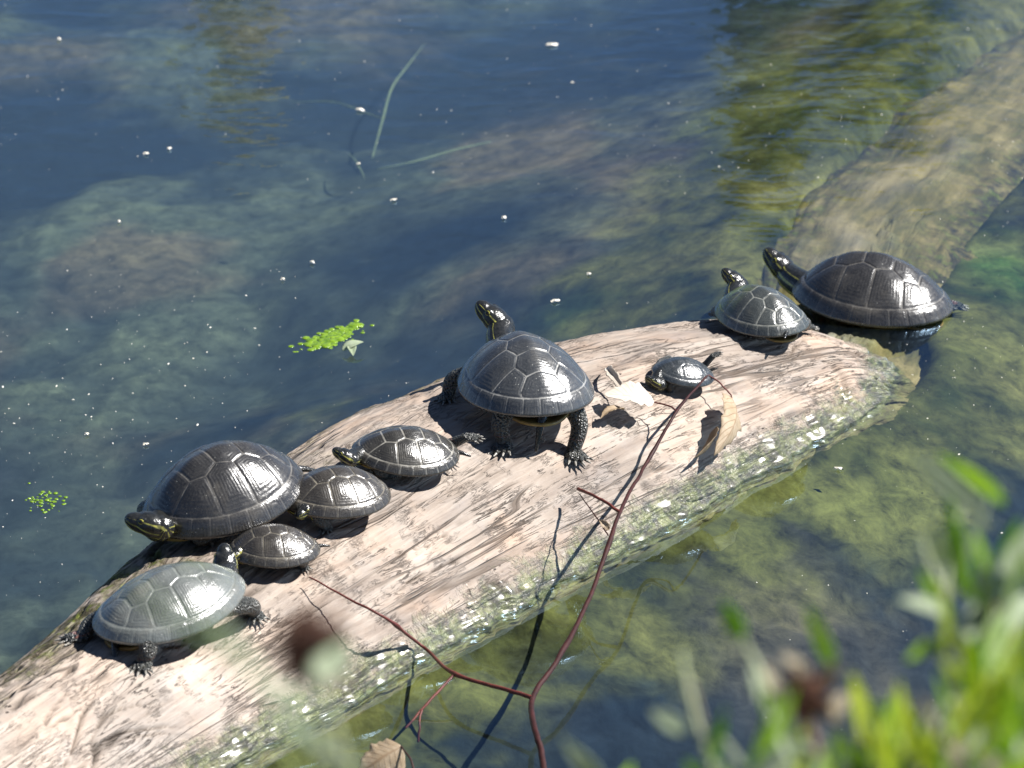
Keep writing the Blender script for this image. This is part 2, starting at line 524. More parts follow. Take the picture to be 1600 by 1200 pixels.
def build_ground():
    gx = axis(-70, 70, (-1.0, 1.0), 0.0075, 1.13)
    gy = axis(-40, 90, (-1.25, 2.0), 0.011, 1.12)
    X, Y = np.meshgrid(gx, gy)
    X = X.ravel(); Y = Y.ravel()
    P = np.stack([X, Y, 0 * X], 1)
    wx = (fbm(P * 3 + 5, 3) - .5) * .35; wy = (fbm(P * 3 + 11, 3) - .5) * .35
    n1 = fbm(np.stack([(X + wx) * 2.2, (Y + wy) * 2.0, 0 * X], 1), 5, .55)
    n2 = fbm(np.stack([(X + wx) * 5, (Y + wy) * 4, 0 * X + 7], 1), 5, .6)
    n3 = fbm(np.stack([(X + wx * .5) * 14, (Y + wy * .5) * 11, 0 * X + 13], 1), 4, .65)
    s = (X - L0[0]) * LD[0] + (Y - L0[1]) * LD[1]
    t = (X - L0[0]) * LN[0] + (Y - L0[1]) * LN[1]
    tc = np.interp(s, LOG_ST[:, 0], LOG_ST[:, 1]); hw = np.interp(s, LOG_ST[:, 0], LOG_ST[:, 2])
    edge = tc - hw - t            # distance out from the near edge of the log
    back = t - tc - hw            # distance out from its far edge
    algae = 1.25 * np.exp(-(np.clip(edge, 0, 9) / .15) ** 1.5) * (1 - sstep(.85, 1.25, s)) * (t < tc) * (0.25 + 1.1 * n2 + .7 * (n3 - .5))
    algae += .75 * np.exp(-(np.clip(back, 0, 9) / .17) ** 1.5) * sstep(.3, .8, s) * (t > tc) * (.3 + 1.2 * n3)
    algae += .30 * np.exp(-(np.clip(back, 0, 9) / .22) ** 1.5) * (t > tc) * (.2 + 1.2 * n3)
    algae += .85 * np.exp(-(np.clip(edge, 0, 9) / .14) ** 1.5) * sstep(.85, 1.2, s) * (t < tc) * (.1 + 1.0 * n3 + .3 * n2)
    # mats seen through the water, right side and far right
    for (px, py, rx, ry, a) in ((1340, 190, 170, 130, .55), (1480, 60, 150, 90, .55), (1190, 290, 80, 110, .5), (1290, 720, 130, 40, .5),
                                (1180, 800, 120, 50, .3), (1550, 450, 90, 70, .7), (1520, 540, 60, 40, .4), (880, 450, 110, 40, .45), (1000, 420, 80, 60, .4),
                                (1430, 760, 90, 90, .6), (520, 530, 90, 40, .55), (80, 780, 60, 20, .4), (1540, 560, 90, 60, .35), (760, 900, 100, 40, .2)):
        algae += a * blob(X, Y, px, py, rx, ry) * (.35 + 1.3 * n2)
    algae = np.clip(algae, 0, 1.25)
    murk = sstep(.40, .64, .55 * n1 + .33 * n2 + .12 * n3)
    for (px, py, rx, ry, a) in ((200, 640, 260, 200, .35), (560, 240, 330, 150, .45), (300, 330, 200, 120, .3), (1000, 330, 200, 130, .45), (250, 430, 150, 90, .2), (1150, 900, 200, 140, .45), (760, 1100, 160, 80, .35), (900, 230, 260, 120, .5),
                                (80, 90, 160, 110, -.9), (640, 350, 150, 45, -.6), (330, 590, 130, 60, -.45), (1390, 930, 110, 80, -.4), (1000, 1130, 150, 40, -.2), (1200, 1050, 250, 100, .35), (130, 920, 60, 60, -.7), (1060, 40, 90, 40, -.4), (760, 330, 160, 40, -.3)):  # the dark patch just left of the log paints the log's shadow
        murk = murk + a * blob(X, Y, px, py, rx, ry, -.1)
    murk = np.clip(murk, 0, 1)
    brown = sstep(.44, .62, fbm(np.stack([X * 4.1, Y * 3.1, 0 * X + 23], 1), 5)) * .85 + .5 * blob(X, Y, 980, 260, 180, 130, -.1) + .25 * blob(X, Y, 250, 620, 90, 60, -.1) + .4 * blob(X, Y, 860, 60, 250, 60, -.1)
    brown = np.clip(brown, 0, 1)[:, None]
    deep = np.array([.006, .012, .020]); green = np.array([.098, .108, .066]); brn = np.array([.150, .112, .066])
    col = deep + (green * (1 - brown) + brn * brown - deep) * (murk * (.25 + 1.1 * n3 * (.4 + 1.1 * n2)))[:, None]
    al1 = np.array([.092, .105, .024]); al2 = np.array([.150, .132, .050]); al3 = np.array([.024, .030, .010])
    k = np.clip((n3 - .3) / .4, 0, 1)[:, None]
    ac = al3 * (1 - k) + (al1 * (1 - n2[:, None]) + al2 * n2[:, None]) * k
    am = np.clip(sstep(.18, .75, algae * (.55 + .9 * n3)), 0, 1)[:, None]
    vivid = .45 * blob(X, Y, 1560, 440, 60, 40) + .15 * blob(X, Y, 860, 450, 70, 26)
    ac = ac + np.array([-.03, .07, -.005]) * np.clip(vivid, 0, 1)[:, None]
    col = col * (1 - am) + np.clip(ac, 0.004, 1) * am
    # depth
    Z = -.22 + .02 * murk + .008 * (n2 - .5) + .045 * sstep(0, .9, algae) + .003 * (n3 - .5)
    under_log = -1.1 * np.clip(np.minimum(-edge, -back) - .022 - .045 * sstep(.98, 1.15, s), 0, .2)
    wn_ = 1 - sstep(.75, 1.15, s)
    mat = -.008 - .30 * np.clip(edge, 0, 9) - .03 * np.clip(n2 - .3, 0, 1) + under_log - .012 * (1 - wn_)
    Z = np.maximum(Z, np.where(t < tc, mat, -9))
    wf_ = sstep(.25, .7, s)
    under2 = -1.1 * np.clip(np.minimum(-edge, -back) - .022 - .05 * sstep(.95, 1.2, s), 0, .2)
    mat2 = -.022 - .26 * np.clip(back, 0, 9) - .03 * np.clip(n2 - .3, 0, 1) + under2 - .16 * (1 - wf_) + .010 * sstep(.95, 1.2, s)
    Z = np.maximum(Z, np.where(t >= tc, mat2, -9))
    Z = np.where((edge < 0) & (back < 0), np.minimum(Z, -.012 + np.maximum(under_log, np.where(t > tc, under2, -9))), Z)
    Z = np.minimum(Z, -.007)
    # banks
    bank = sstep(-1.35, -3.3, Y + .12 * (n1 - .5)); far = sstep(13, 15.5, Y + .6 * (n1 - .5))
    side = sstep(14, 20, np.abs(X))
    land = np.maximum(np.maximum(bank, far), side)
    zl = .45 * bank + .2 * sstep(-2.9, -4.8, Y) + .9 * far + .9 * side + .10 * (n2 - .5) * land
    Z = Z * (1 - sstep(0, .25, land)) + zl
    Z = np.where(land > 0.002, Z + .0, Z)
    lc = np.array([.05, .06, .018]) * (1 - n2[:, None]) + np.array([.11, .085, .05]) * n2[:, None]
    lm = sstep(.01, .2, land)[:, None]
    col = col * (1 - lm) + lc * lm
    V = np.stack([X, Y, Z], 1)
    F = grid_faces(len(gy), len(gx))
    return V, F, col

def ground_material():
    m = NT('pond_bed_silt_and_algae')
    c = m.attr('bedcol', True)
    o = m.coords('Object')
    st = m.noise(m.coords('Object', (34, 26, 20)), 1.0, 7, .72, .35)
    sp = m.noise(o, 120, 4, .7)
    f = m.math('ADD', m.math('MULTIPLY', m.mapr(st, .32, .68, .2, 1.75), .8), m.math('MULTIPLY', m.mapr(sp, .3, .7, .3, 1.7), .2))
    vm = m.n('VectorMath', operation='SCALE'); m.l(c, vm.inputs[0]); m.l(f, vm.inputs['Scale'])
    nr = m.bump(st, .3, .006)
    return m.done(m.pbsdf(base=vm.outputs[0], rough=.9, nrm=nr, spec=.1))

GV, GF, GC = build_ground()
gme = mesh_from('ground', GV, GF, ground_material())
cattr(gme, 'bedcol', np.clip(GC, 0, 1))
tag(link('ground', gme), kind='structure')

# ------------------------------------------------------------------ water surface
def water_material():
    m = NT('pond_water')
    pos = m.n('NewGeometry').outputs['Position']
    sp = m.n('SeparateXYZ'); m.l(pos, sp.inputs[0])
    rip = m.noise(m.coords('Object', (8, 13, 1)), 1.0, 2, .5, .6)
    rip2 = m.noise(m.coords('Object', (26, 36, 1)), 1.0, 2, .5, .4)
    h = m.math('ADD', rip, m.math('MULTIPLY', rip2, .25))
    amt = m.mapr(sp.outputs[1], .2, 1.5, .035, .55)
    nr = m.bump(h, amt, .004)
    fr = m.n('Fresnel'); fr.inputs[0].default_value = 1.333; m.l(nr, fr.inputs['Normal'])
    fac = m.math('MULTIPLY', fr.outputs[0], 1.45, clamp=True)
    tr = m.n('BsdfTransparent'); tr.inputs[0].default_value = (.88, .93, .92, 1)
    gl = m.n('BsdfGlossy'); gl.inputs['Roughness'].default_value = .02; gl.inputs['Color'].default_value = (.48, .72, 1, 1); m.l(nr, gl.inputs['Normal'])
    mx = m.n('MixShader'); m.l(fac, mx.inputs[0]); m.l(tr.outputs[0], mx.inputs[1]); m.l(gl.outputs[0], mx.inputs[2])
    vs = m.n('VolumeScatter'); vs.inputs['Color'].default_value = (.60, .78, .80, 1); vs.inputs['Density'].default_value = .20
    va = m.n('VolumeAbsorption'); va.inputs['Color'].default_value = (.42, .58, .66, 1); va.inputs['Density'].default_value = .7
    ad = m.n('AddShader'); m.l(vs.outputs[0], ad.inputs[0]); m.l(va.outputs[0], ad.inputs[1])
    m.l(ad.outputs[0], m.out.inputs['Volume'])
    return m.done(mx.outputs[0])

wbm = bmesh.new()
bmesh.ops.create_cube(wbm, size=1.0)
for v in wbm.verts:
    v.co = Vector((v.co.x * 44, -3.2 if v.co.y < 0 else 15.5, 0 if v.co.z > 0 else -1.2))
wme = bpy.data.meshes.new('water'); wbm.to_mesh(wme); wbm.free(); wme.materials.append(water_material())
tag(link('water', wme), kind='structure')

# ------------------------------------------------------------------ turtles
def scute_segments():
    X = [.80, .46, .10, -.27, -.60, -.83]
    segs = []
    zig = [(X[0], .36), (X[1], .25), (.285, .34), (X[2], .25), (-.085, .34), (X[3], .24), (-.435, .33), (X[4], .21), (-.74, .34)]
    for sgn in (1, -1):
        z = [(x, y * sgn) for x, y in zig]
        segs += list(zip(z[:-1], z[1:]))
        for (vx, vy, rx) in ((.285, .34, .32), (-.085, .34, -.11), (-.435, .33, -.52)):
            ry = math.sqrt(.87 ** 2 - rx ** 2)
            segs.append(((vx, vy * sgn), (rx, ry * sgn)))
        segs.append(((-.74, .34 * sgn), (-.80, .34 * sgn)))
        segs.append(((X[0], .36 * sgn), (.79, .36 * sgn)))
    for k in (1, 2, 3, 4):
        yv = {1: .25, 2: .25, 3: .24, 4: .21}[k]
        segs.append(((X[k], -yv), (X[k] + .02, 0))); segs.append(((X[k] + .02, 0), (X[k], yv)))
    return segs
SEGS = scute_segments()

def seam_distance(px, py):
    d = np.full(len(px), 9.0)
    P = np.stack([px, py], 1)
    for a, b in SEGS:
        a = np.array(a); b = np.array(b); ab = b - a
        t = np.clip(((P - a) @ ab) / (ab @ ab), 0, 1)
        d = np.minimum(d, np.linalg.norm(P - a - t[:, None] * ab, axis=1))
    r = np.hypot(px, py)
    inn = np.minimum(d, np.abs(r - .87))
    an = np.degrees(np.arctan2(py, px))
    m = np.abs((an + 7.2) % 14.4 - 7.2) * math.pi / 180 * r
    # behind the ring the plates are the marginals
    out = np.minimum(np.abs(r - .87), m)
    return np.where(r < .87, np.where(r > .87, 9, inn), out)

def carapace_mesh(name, h, seed, mat, wid=.40):
    nr, na = 104, 300
    r = np.concatenate([np.linspace(.004, .80, 74), np.linspace(.80, 1.0, 31)[1:]])
    nr = len(r)
    th = np.linspace(0, 2 * math.pi, na, endpoint=False)
    Rr = np.repeat(r, na); Th = np.tile(th, nr)
    px, py = Rr * np.cos(Th), Rr * np.sin(Th)
    rim = .105 + .030 * np.sin(Th) ** 2 * 0 + .012 * np.cos(2 * Th)
    rim = .105 + .012 * np.cos(2 * Th) * Rr ** 2
    z = rim + h * (1 - Rr ** 2.0) ** .90
    z += .007 * sstep(.84, .93, Rr) * (1 - sstep(.93, 1.0, Rr)) + .012 * np.exp(-(py / .12) ** 2) * (1 - Rr ** 2)
    z += h * .05 * px * (1 - Rr ** 2)
    x = .5 * px
    y = wid * py * (1 + .07 * -px)
    sd = seam_distance(px, py)
    rr_ = np.random.default_rng(seed)
    off = rr_.random(3) * 40
    nz = fbm(np.stack([x * 9 + off[0], y * 9 + off[1], 0 * x], 1), 3) - .5
    groove = -.0030 * np.exp(-(sd / .016) ** 2) + .0010 * np.exp(-((sd - .04) / .02) ** 2)
    groove = groove * (1 - .65 * sstep(.86, .9, Rr))
    z = z + groove + .010 * nz * (1 - Rr * .6)
    # slight bulge of every plate
    z += .005 * sstep(0, .16, sd) * (1 - sstep(.80, .87, Rr))
    saw = 1 - .006 * np.exp(-(((np.degrees(Th) + 7.2) % 14.4 - 7.2) / 1.2) ** 2) * sstep(.9, 1, Rr) * (px < .3)
    V = [np.stack([x * saw, y * saw, z], 1)]
    SD = [sd]
    # turned-under rim
    for f, dz in ((1.0, -.016), (.95, -.020), (.86, -.012)):
        xr = .5 * np.cos(th) * f; yr = wid * np.sin(th) * f * (1 - .07 * np.cos(th))
        V.append(np.stack([xr, yr, .105 + .012 * np.cos(2 * th) + dz], 1)); SD.append(np.full(na, .09))
    V = np.vstack(V)
    F = grid_faces(nr + 3, na, True)
    F = [f[::-1] for f in F]
    F.append(tuple((nr + 2) * na + k for k in range(na))[::-1]); F.append(tuple(range(na)))
    me = mesh_from(name, V, F, mat)
    sd = np.concatenate(SD)
    fattr(me, 'seam', sd)
    fattr(me, 'rim', np.concatenate([Rr, np.full(3 * na, 1.0)]))
    return me

def plastron_mesh(name, mat, wid=.40):
    nr, na = 26, 96
    r = np.linspace(.02, 1, nr); th = np.linspace(0, 2 * math.pi, na, endpoint=False)
    Rr = np.repeat(r, na); Th = np.tile(th, nr)
    bridge = sstep(.55, .9, np.abs(np.sin(Th)))
    fx = .455 + 0 * Th; fy = .26 + (.93 * wid - .26) * bridge
    x = fx * Rr * np.cos(Th); y = fy * Rr * np.sin(Th)
    z = .012 * Rr ** 2 + (.088 - .012) * bridge * sstep(.60, 1.0, Rr) + .02 * (1 - bridge) * sstep(.8, 1, Rr) * (np.cos(Th) > 0)
    V = np.stack([x, y, z], 1)
    # inner layer for thickness
    W = V.copy(); W[:, 2] += .018; W[:, 0] *= .985; W[:, 1] *= .985
    F = grid_faces(nr, na, True) + [tuple(range(na))[::-1]]
    n0 = len(V)
    F2 = [tuple(i + n0 for i in f[::-1]) for f in F]
    rimf = []
    b = (nr - 1) * na
    for k in range(na):
        k2 = (k + 1) % na
        rimf.append((b + k, b + k2, n0 + b + k2, n0 + b + k))
    return mesh_from(name, np.vstack([V, W]), F + F2 + rimf, mat)

def shell_material(name, base, seamc, dust, seamw=.014, green=0.0, ringk=75.0, rough=.25):
    m = NT(name)
    o = m.coords('Object')
    sd = m.attr('seam'); rim = m.attr('rim')
    wn = m.noise(o, 22, 3, .6)
    sdn = m.math('ADD', sd, m.math('MULTIPLY', m.math('SUBTRACT', wn, .5), .020))
    seam = m.mapr(sdn, seamw, seamw * .25)
    seam = m.math('MULTIPLY', seam, m.mapr(m.noise(o, 7, 2), .3, .6, .35, 1.0))
    ring = m.math('SINE', m.math('MULTIPLY', m.math('ADD', sdn, m.math('MULTIPLY', m.noise(o, 9, 2), .03)), ringk * 2.2))
    blot = m.noise(o, 5, 4, .6)
    fine = m.noise(o, 90, 4, .7)
    c2 = tuple(v * 1.7 + .003 for v in base)
    col = m.mix(m.mapr(blot, .35, .7), base, c2)
    col = m.mix(m.math('MULTIPLY', m.mapr(fine, .5, .75), dust * .55), col, (.26, .25, .22))
    ringm = m.math('MULTIPLY', m.mapr(ring, .75, 1.0), m.math('MULTIPLY', m.mapr(blot, .42, .65), .13))
    col = m.mix(ringm, col, (.22, .21, .18))
    seam = m.math('MULTIPLY', seam, m.mapr(rim, .86, .90, 1.0, .45))
    mud = m.math('MULTIPLY', m.mapr(m.noise(o, 4.3, 5, .65, .3), .54, .74), dust * 1.1)
    col = m.mix(mud, col, (.17, .150, .115))
    col = m.mix(m.math('MULTIPLY', seam, .8), col, seamc)
    # tiny pale flecks
    fl = m.voro(o, 34)
    flm = m.math('MULTIPLY', m.mapr(fl, .13, .07), m.mapr(m.noise(o, 11, 2), .52, .6))
    col = m.mix(m.math('MULTIPLY', flm, .7), col, (.5, .49, .44))
    if green:
        sx = m.n('SeparateXYZ'); m.l(o, sx.inputs[0])
        g = m.math('MULTIPLY', m.mapr(sx.outputs[0], .02, .26), m.mapr(m.noise(o, 8, 4, .7), .36, .55))
        g = m.math('MULTIPLY', g, m.mapr(sx.outputs[1], -.2, .12))
        col = m.mix(m.math('MULTIPLY', g, green), col, (.13, .17, .03))
    h = m.math('ADD', m.math('MULTIPLY', ring, .045), m.math('MULTIPLY', fine, .14))
    h = m.math('ADD', h, m.math('MULTIPLY', m.noise(o, 28, 3, .55), .35))
    nr = m.bump(h, .28, .0042)
    return m.done(m.pbsdf(base=col, rough=m.mapr(m.noise(o, 14, 4, .65), .3, .7, rough - .03, rough + .09), nrm=nr, spec=.8, coat=.35, coatr=.13))

def skin_material(name):
    m = NT(name)
    o = m.coords('Object')
    st = m.attr('stripe'); cl = m.attr('claw'); red = m.attr('redstripe')
    v = m.voro(o, 62); n = m.noise(o, 40, 4, .7)
    sk = m.attr('scaly')
    col = m.mix(m.mapr(n, .35, .7), (.009, .010, .010), (.026, .026, .024))
    col = m.mix(m.math('MULTIPLY', m.math('MULTIPLY', m.mapr(v, .30, .5), .4), sk), col, (.11, .11, .095))
    col = m.mix(m.math('MULTIPLY', m.mapr(st, .45, .8), m.mapr(m.noise(o, 16, 3, .6), .35, .55, .25, .95)), col, (.42, .40, .09))
    col = m.mix(m.math('MULTIPLY', m.mapr(red, .4, .7), .6), col, (.30, .05, .03))
    col = m.mix(m.math('MULTIPLY', cl, .75), col, (.34, .32, .28))
    h = m.math('ADD', m.math('MULTIPLY', v, m.math('ADD', m.math('MULTIPLY', sk, -1.2), -.03)), m.math('MULTIPLY', n, .05))
    nr = m.bump(h, .5, .016)
    return m.done(m.pbsdf(base=col, rough=m.math('ADD', .22, m.math('MULTIPLY', sk, .14)), nrm=nr, spec=.6))

def plastron_material(name):
    m = NT(name)
    o = m.coords('Object')
    sx = m.n('SeparateXYZ'); m.l(o, sx.inputs[0])
    n = m.noise(o, 12, 4, .6)
    col = m.mix(m.mapr(n, .35, .65), (.30, .21, .06), (.16, .09, .03))
    # dark and red marks toward the bridge
    z = m.math('ADD', sx.outputs[2], m.math('MULTIPLY', m.math('SUBTRACT', n, .5), .05))
    col = m.mix(m.mapr(z, .035, .065), col, (.035, .024, .018))
    col = m.mix(m.math('MULTIPLY', m.mapr(m.noise(o, 26, 2), .56, .62), m.mapr(z, .05, .08)), col, (.33, .06, .03))
    return m.done(m.pbsdf(base=col, rough=.4, spec=.4))

def eye_material():
    m = NT('turtle_eye')
    o = m.coords('Object')
    sx = m.n('SeparateXYZ'); m.l(o, sx.inputs[0])
    r = m.math('SQRT', m.math('ADD', m.math('POWER', sx.outputs[0], 2), m.math('POWER', sx.outputs[2], 2)))
    bar = m.math('MULTIPLY', m.mapr(r, .55, .62), m.mapr(m.math('ABSOLUTE', sx.outputs[2]), .34, .26))
    col = m.mix(m.mapr(r, .62, .56), (.35, .33, .06), (.008, .008, .008))
    col = m.mix(bar, col, (.01, .01, .01))
    return m.done(m.pbsdf(base=col, rough=.08, spec=.7))

PLAST = plastron_material('turtle_plastron')
SKIN = skin_material('turtle_skin')
EYEM = eye_material()

def remesh(mb, voxel, smooth=2):
    me = mb.mesh('tmp')
    o = bpy.data.objects.new('tmp', me); COL.objects.link(o)
    md = o.modifiers.new('r', 'REMESH'); md.mode = 'VOXEL'; md.voxel_size = voxel; md.adaptivity = 0
    sm = o.modifiers.new('s', 'SMOOTH'); sm.iterations = smooth; sm.factor = .5
    dg = bpy.context.evaluated_depsgraph_get(); dg.update()
    out = bpy.data.meshes.new_from_object(o.evaluated_get(dg))
    bpy.data.objects.remove(o); bpy.data.meshes.remove(me)
    return out

def seg_dist(P, a, b):
    ab = b - a; t = np.clip(((P - a) @ ab) / (ab @ ab), 0, 1)
    return np.linalg.norm(P - a - t[:, None] * ab, axis=1), t

def sphere_ray(B, rad, px, py, prefer):
    """point at distance rad from B lying on the pixel's ray (nearest point of the ray if the sphere is missed)"""
    d = ray(px, py); oc = CAM - B
    b = oc @ d; c = oc @ oc - rad * rad
    D = b * b - c
    if D <= 0:
        q = CAM + d * (-b)
        v = q - B
        return B + v / np.linalg.norm(v) * rad
    qs = [CAM + d * (-b - math.sqrt(D)), CAM + d * (-b + math.sqrt(D))]
    return max(qs, key=lambda q: (q - B) @ prefer)

TURTLES = []
def turtle(label, px, py, length, yaw, up_mix=.7, pitch=0, roll=0, lift=0.0, head=None, snout=None, legs=None, tail=None,
           dome=.235, wid=.40, mat=None, seed=1, neck=.26, headscale=1.0, floor=None):
    """px, py: photo pixel of the shell's middle; yaw of the nose in the world; everything else in shell lengths"""
    L = length
    legs = legs or {}
    # find the resting place: shell centre projects to the pixel
    q = np.array([px, py], float)
    hc = .17 * L
    for _ in range(4):
        if floor is None:
            P, n = surf(q[0], q[1]); N = log_normal(P)
        else:
            P = at_z(q[0], q[1], floor); N = np.array([0, 0, 1.0])
        upv = N * up_mix + np.array([0, 0, 1.0]) * (1 - up_mix); upv /= np.linalg.norm(upv)
        cc = P + upv * (hc + lift)
        dcm = cc - CAM; f = dcm @ FW
        pp = np.array([800 + (dcm @ RT) / f / SPAN * 1600, 600 - (dcm @ UP) / f / SPAN * 1600])
        q += np.array([px, py]) - pp
    fwd = np.array([math.cos(R(yaw)), math.sin(R(yaw)), 0.0])
    fwd -= upv * (fwd @ upv); fwd /= np.linalg.norm(fwd)
    lft = np.cross(upv, fwd)
    M = Matrix(((fwd[0], lft[0], upv[0]), (fwd[1], lft[1], upv[1]), (fwd[2], lft[2], upv[2])))
    M = M @ Matrix.Rotation(R(-pitch), 3, 'Y') @ Matrix.Rotation(R(roll), 3, 'X')
    base = P + upv * lift
    Mn = np.array(M)
    # stay clear of the wood: raise until the belly outline does not sink in
    if floor is None:
        worst = -9
        for (bx, by) in ((.40, 0), (-.40, 0), (0, .25), (0, -.25), (.28, .18), (.28, -.18), (-.28, .18), (-.28, -.18), (0, 0)):
            w = base + Mn @ (np.array([bx, by, 0]) * L)
            worst = max(worst, log_height(w[0], w[1], -.01) - w[2])
        if worst > 0: base = base + np.array([0, 0, worst * .85])
    toL = lambda w: (Mn.T @ (np.asarray(w) - base)) / L
    toW = lambda l: base + Mn @ (np.asarray(l) * L)
    empty = bpy.data.objects.new('painted_turtle', None)
    COL.objects.link(empty)
    empty.empty_display_size = .02
    empty.matrix_world = Matrix.Translation(Vector(base)) @ M.to_4x4() @ Matrix.Scale(L, 4)
    tag(empty, label, 'turtle', 'painted turtles basking on the log')
    car = link('carapace', carapace_mesh('carapace', dome, seed, mat, wid), empty)
    link('plastron', plastron_mesh('plastron', PLAST, wid), empty)
    # ---------------- body in local units
    mb = MB()
    ex, ey, ez = np.eye(3)
    mb.add(ellipsoid(np.array([0, 0, .085]), [ex * .42, ey * .31, ez * .075], 40, 20))
    hb = np.array([.36, 0, .095])
    f0 = Mn @ np.array([1.0, 0, 0])
    if head is not None:
        hw = sphere_ray(toW(hb), neck * L, head[0], head[1], f0)
        hp = toL(hw)
    else:
        hp = hb + np.array([neck, 0, .02])
        hw = toW(hp)
    hs = headscale * 1.15
    if snout is not None:
        sw = sphere_ray(hw, .115 * hs * L, snout[0], snout[1], f0)
        hd = toL(sw) - hp
    else:
        hd = np.array([1, 0, -.1])
    hd = hd / np.linalg.norm(hd)
    wz = Mn.T @ np.array([0, 0, 1.0])
    hu = wz - hd * (wz @ hd)
    if np.linalg.norm(hu) < .25: hu = ez - hd * (ez @ hd)
    hu /= np.linalg.norm(hu); hl = np.cross(hu, hd)
    mid = hb * .45 + hp * .55 + np.array([.02, 0, -.012])
    path = catmull([hb - np.array([.14, 0, .01]), hb, mid, hp - hd * .045 * hs], 22)
    rad = np.interp(np.linspace(0, 1, 22), [0, .35, .65, 1], [.10, .082 * hs, .070 * hs, .062 * hs])
    mb.add(tube(path, rad, 18))
    mb.add(ellipsoid(hp + hd * .0 * hs, [hd * .088 * hs, hl * .069 * hs, hu * .058 * hs], 24, 16))
    mb.add(ellipsoid(hp + hd * .062 * hs - hu * .006 * hs, [hd * .068 * hs, hl * .046 * hs, hu * .043 * hs], 24, 14))
    mb.add(ellipsoid(hp + hd * .04 * hs - hu * .026 * hs, [hd * .078 * hs, hl * .048 * hs, hu * .026 * hs], 20, 12))
    for sg in (1, -1):
        mb.add(ellipsoid(hp + hd * .045 * hs + hl * sg * .040 * hs + hu * .020 * hs, [hd * .026 * hs, hl * .017 * hs, hu * .020 * hs], 12, 8))
    # legs
    claws = []; legaxes = []
    spec = {'fl': (np.array([.27, .21, .075]), (.40, .36)), 'fr': (np.array([.27, -.21, .075]), (.40, -.36)),
            'hl': (np.array([-.27, .20, .075]), (-.38, .34)), 'hr': (np.array([-.27, -.20, .075]), (-.38, -.34))}
    for key, (hip, dflt) in spec.items():
        t = legs.get(key)
        front = key[0] == 'f'; sg = 1 if key[1] == 'l' else -1
        if t == 'hide': continue
        toe_px = None
        if t is None:
            w = toW(np.array([dflt[0], dflt[1], 0])); w[2] = log_height(w[0], w[1]) if floor is None else min(w[2], floor + .004)
            foot = toL(w)
        elif len(t) == 2 or len(t) == 4:
            w, _ = surf(t[0], t[1]); foot = toL(w)
            if len(t) == 4: toe_px = (t[2], t[3])
        else:
            # (px, py, 'air', reach): held out in the air at a given reach from the hip
            w = sphere_ray(toW(hip), t[3] * L, t[0], t[1], Mn @ np.array([-.3 if not front else .5, sg * 1.0, .1]))
            foot = toL(w)
            if len(t) == 6: toe_px = (t[4], t[5])
        v = foot - hip
        if np.linalg.norm(v) > .50: v = v / np.linalg.norm(v) * .50; foot = hip + v
        foot = foot + (Mn.T @ np.array([0, 0, 1.0])) * .020
        # knee / elbow out to the side and up
        knee = hip + v * .5 + np.array([(.05 if front else -.02), sg * .05, .035])
        knee[2] = min(knee[2], .050)
        pth = catmull([hip - np.array([np.sign(hip[0]) * .10, sg * .06, 0]), hip, knee, foot], 20)
        rr = np.interp(np.linspace(0, 1, 20), [0, .33, .66, 1], ([.082, .066, .052, .043] if front else [.088, .072, .056, .045]))
        mb.add(tube(pth, rr, 14))
        legaxes.append((hip, knee, foot))
        # toes: fan lying on the ground
        wd = Mn.T @ np.array([0, 0, 1.0])
        if toe_px is not None and not (len(t) == 6):
            tw, _ = surf(*toe_px); d = toL(tw) - foot
        elif toe_px is not None:
            tw = sphere_ray(toW(foot), .11 * L, toe_px[0], toe_px[1], Mn @ (v / np.linalg.norm(v))); d = toL(tw) - foot
            wd = ez
        else:
            d = (foot - knee) * .6 + v * .4
        if t is None or len(t) < 6: d = d - wd * (d @ wd) * .85
        d /= np.linalg.norm(d)
        sd_ = np.cross(wd, d); sd_ /= np.linalg.norm(sd_); nn = np.cross(d, sd_)
        tl = .100 if front else .125
        mb.add(ellipsoid(foot + d * .028, [d * .066, sd_ * (.056 if front else .066), nn * .026], 18, 12))
        for k, a in enumerate(np.linspace(-38, 38, 5)):
            a = R(a)
            td = d * math.cos(a) + sd_ * math.sin(a)
            ln = tl * (1 - .22 * abs(k - 2) / 2)
            p0 = foot + td * .02; p1 = foot + td * ln * .6 + nn * .010; p2 = foot + td * ln - nn * .006; p3 = foot + td * (ln + .045) - nn * .012
            pp_ = catmull([p0, p1, p2, p3], 12)
            mb.add(tube(pp_, np.interp(np.linspace(0, 1, 12), [0, .5, .68, 1], [.022, .0175, .0115, .0058]), 8))
            claws.append((p2 + (p3 - p2) * .1, p3))
    # tail
    tb = np.array([-.37, 0, .07])
    if tail is not None and tail != 'hide':
        tw = sphere_ray(toW(tb), .24 * L, tail[0], tail[1], Mn @ np.array([-1.0, 0, -.3]))
        w2, _ = surf(tail[0], tail[1])
        if np.linalg.norm(w2 - toW(tb)) < .30 * L: tw = w2 + np.array([0, 0, .004])
        tp = toL(tw)
    else:
        tp = tb + np.array([-.17, .05, -.03])
    if tail != 'hide':
        tm = (tb + tp) / 2 + np.array([-.01, 0, .03])
        tpp = catmull([tb + np.array([.06, 0, 0]), tb, tm, tp], 18)
        mb.add(tube(tpp, np.interp(np.linspace(0, 1, 18), [0, .33, 1], [.052, .038, .011]), 10))
    me = remesh(mb, .0062, 2)
    me.name = 'body'
    me.polygons.foreach_set('use_smooth', [True] * len(me.polygons))
    me.materials.clear(); me.materials.append(SKIN)
    nv = len(me.vertices)
    P_ = np.zeros(nv * 3); me.vertices.foreach_get('co', P_); P_ = P_.reshape(-1, 3)
    # yellow stripes along the head and neck
    axis_pts = np.vstack([path[6:], hp + hd * .0, hp + hd * .06, hp + hd * .12])
    best = np.full(nv, 9.0); ang = np.zeros(nv); along = np.zeros(nv)
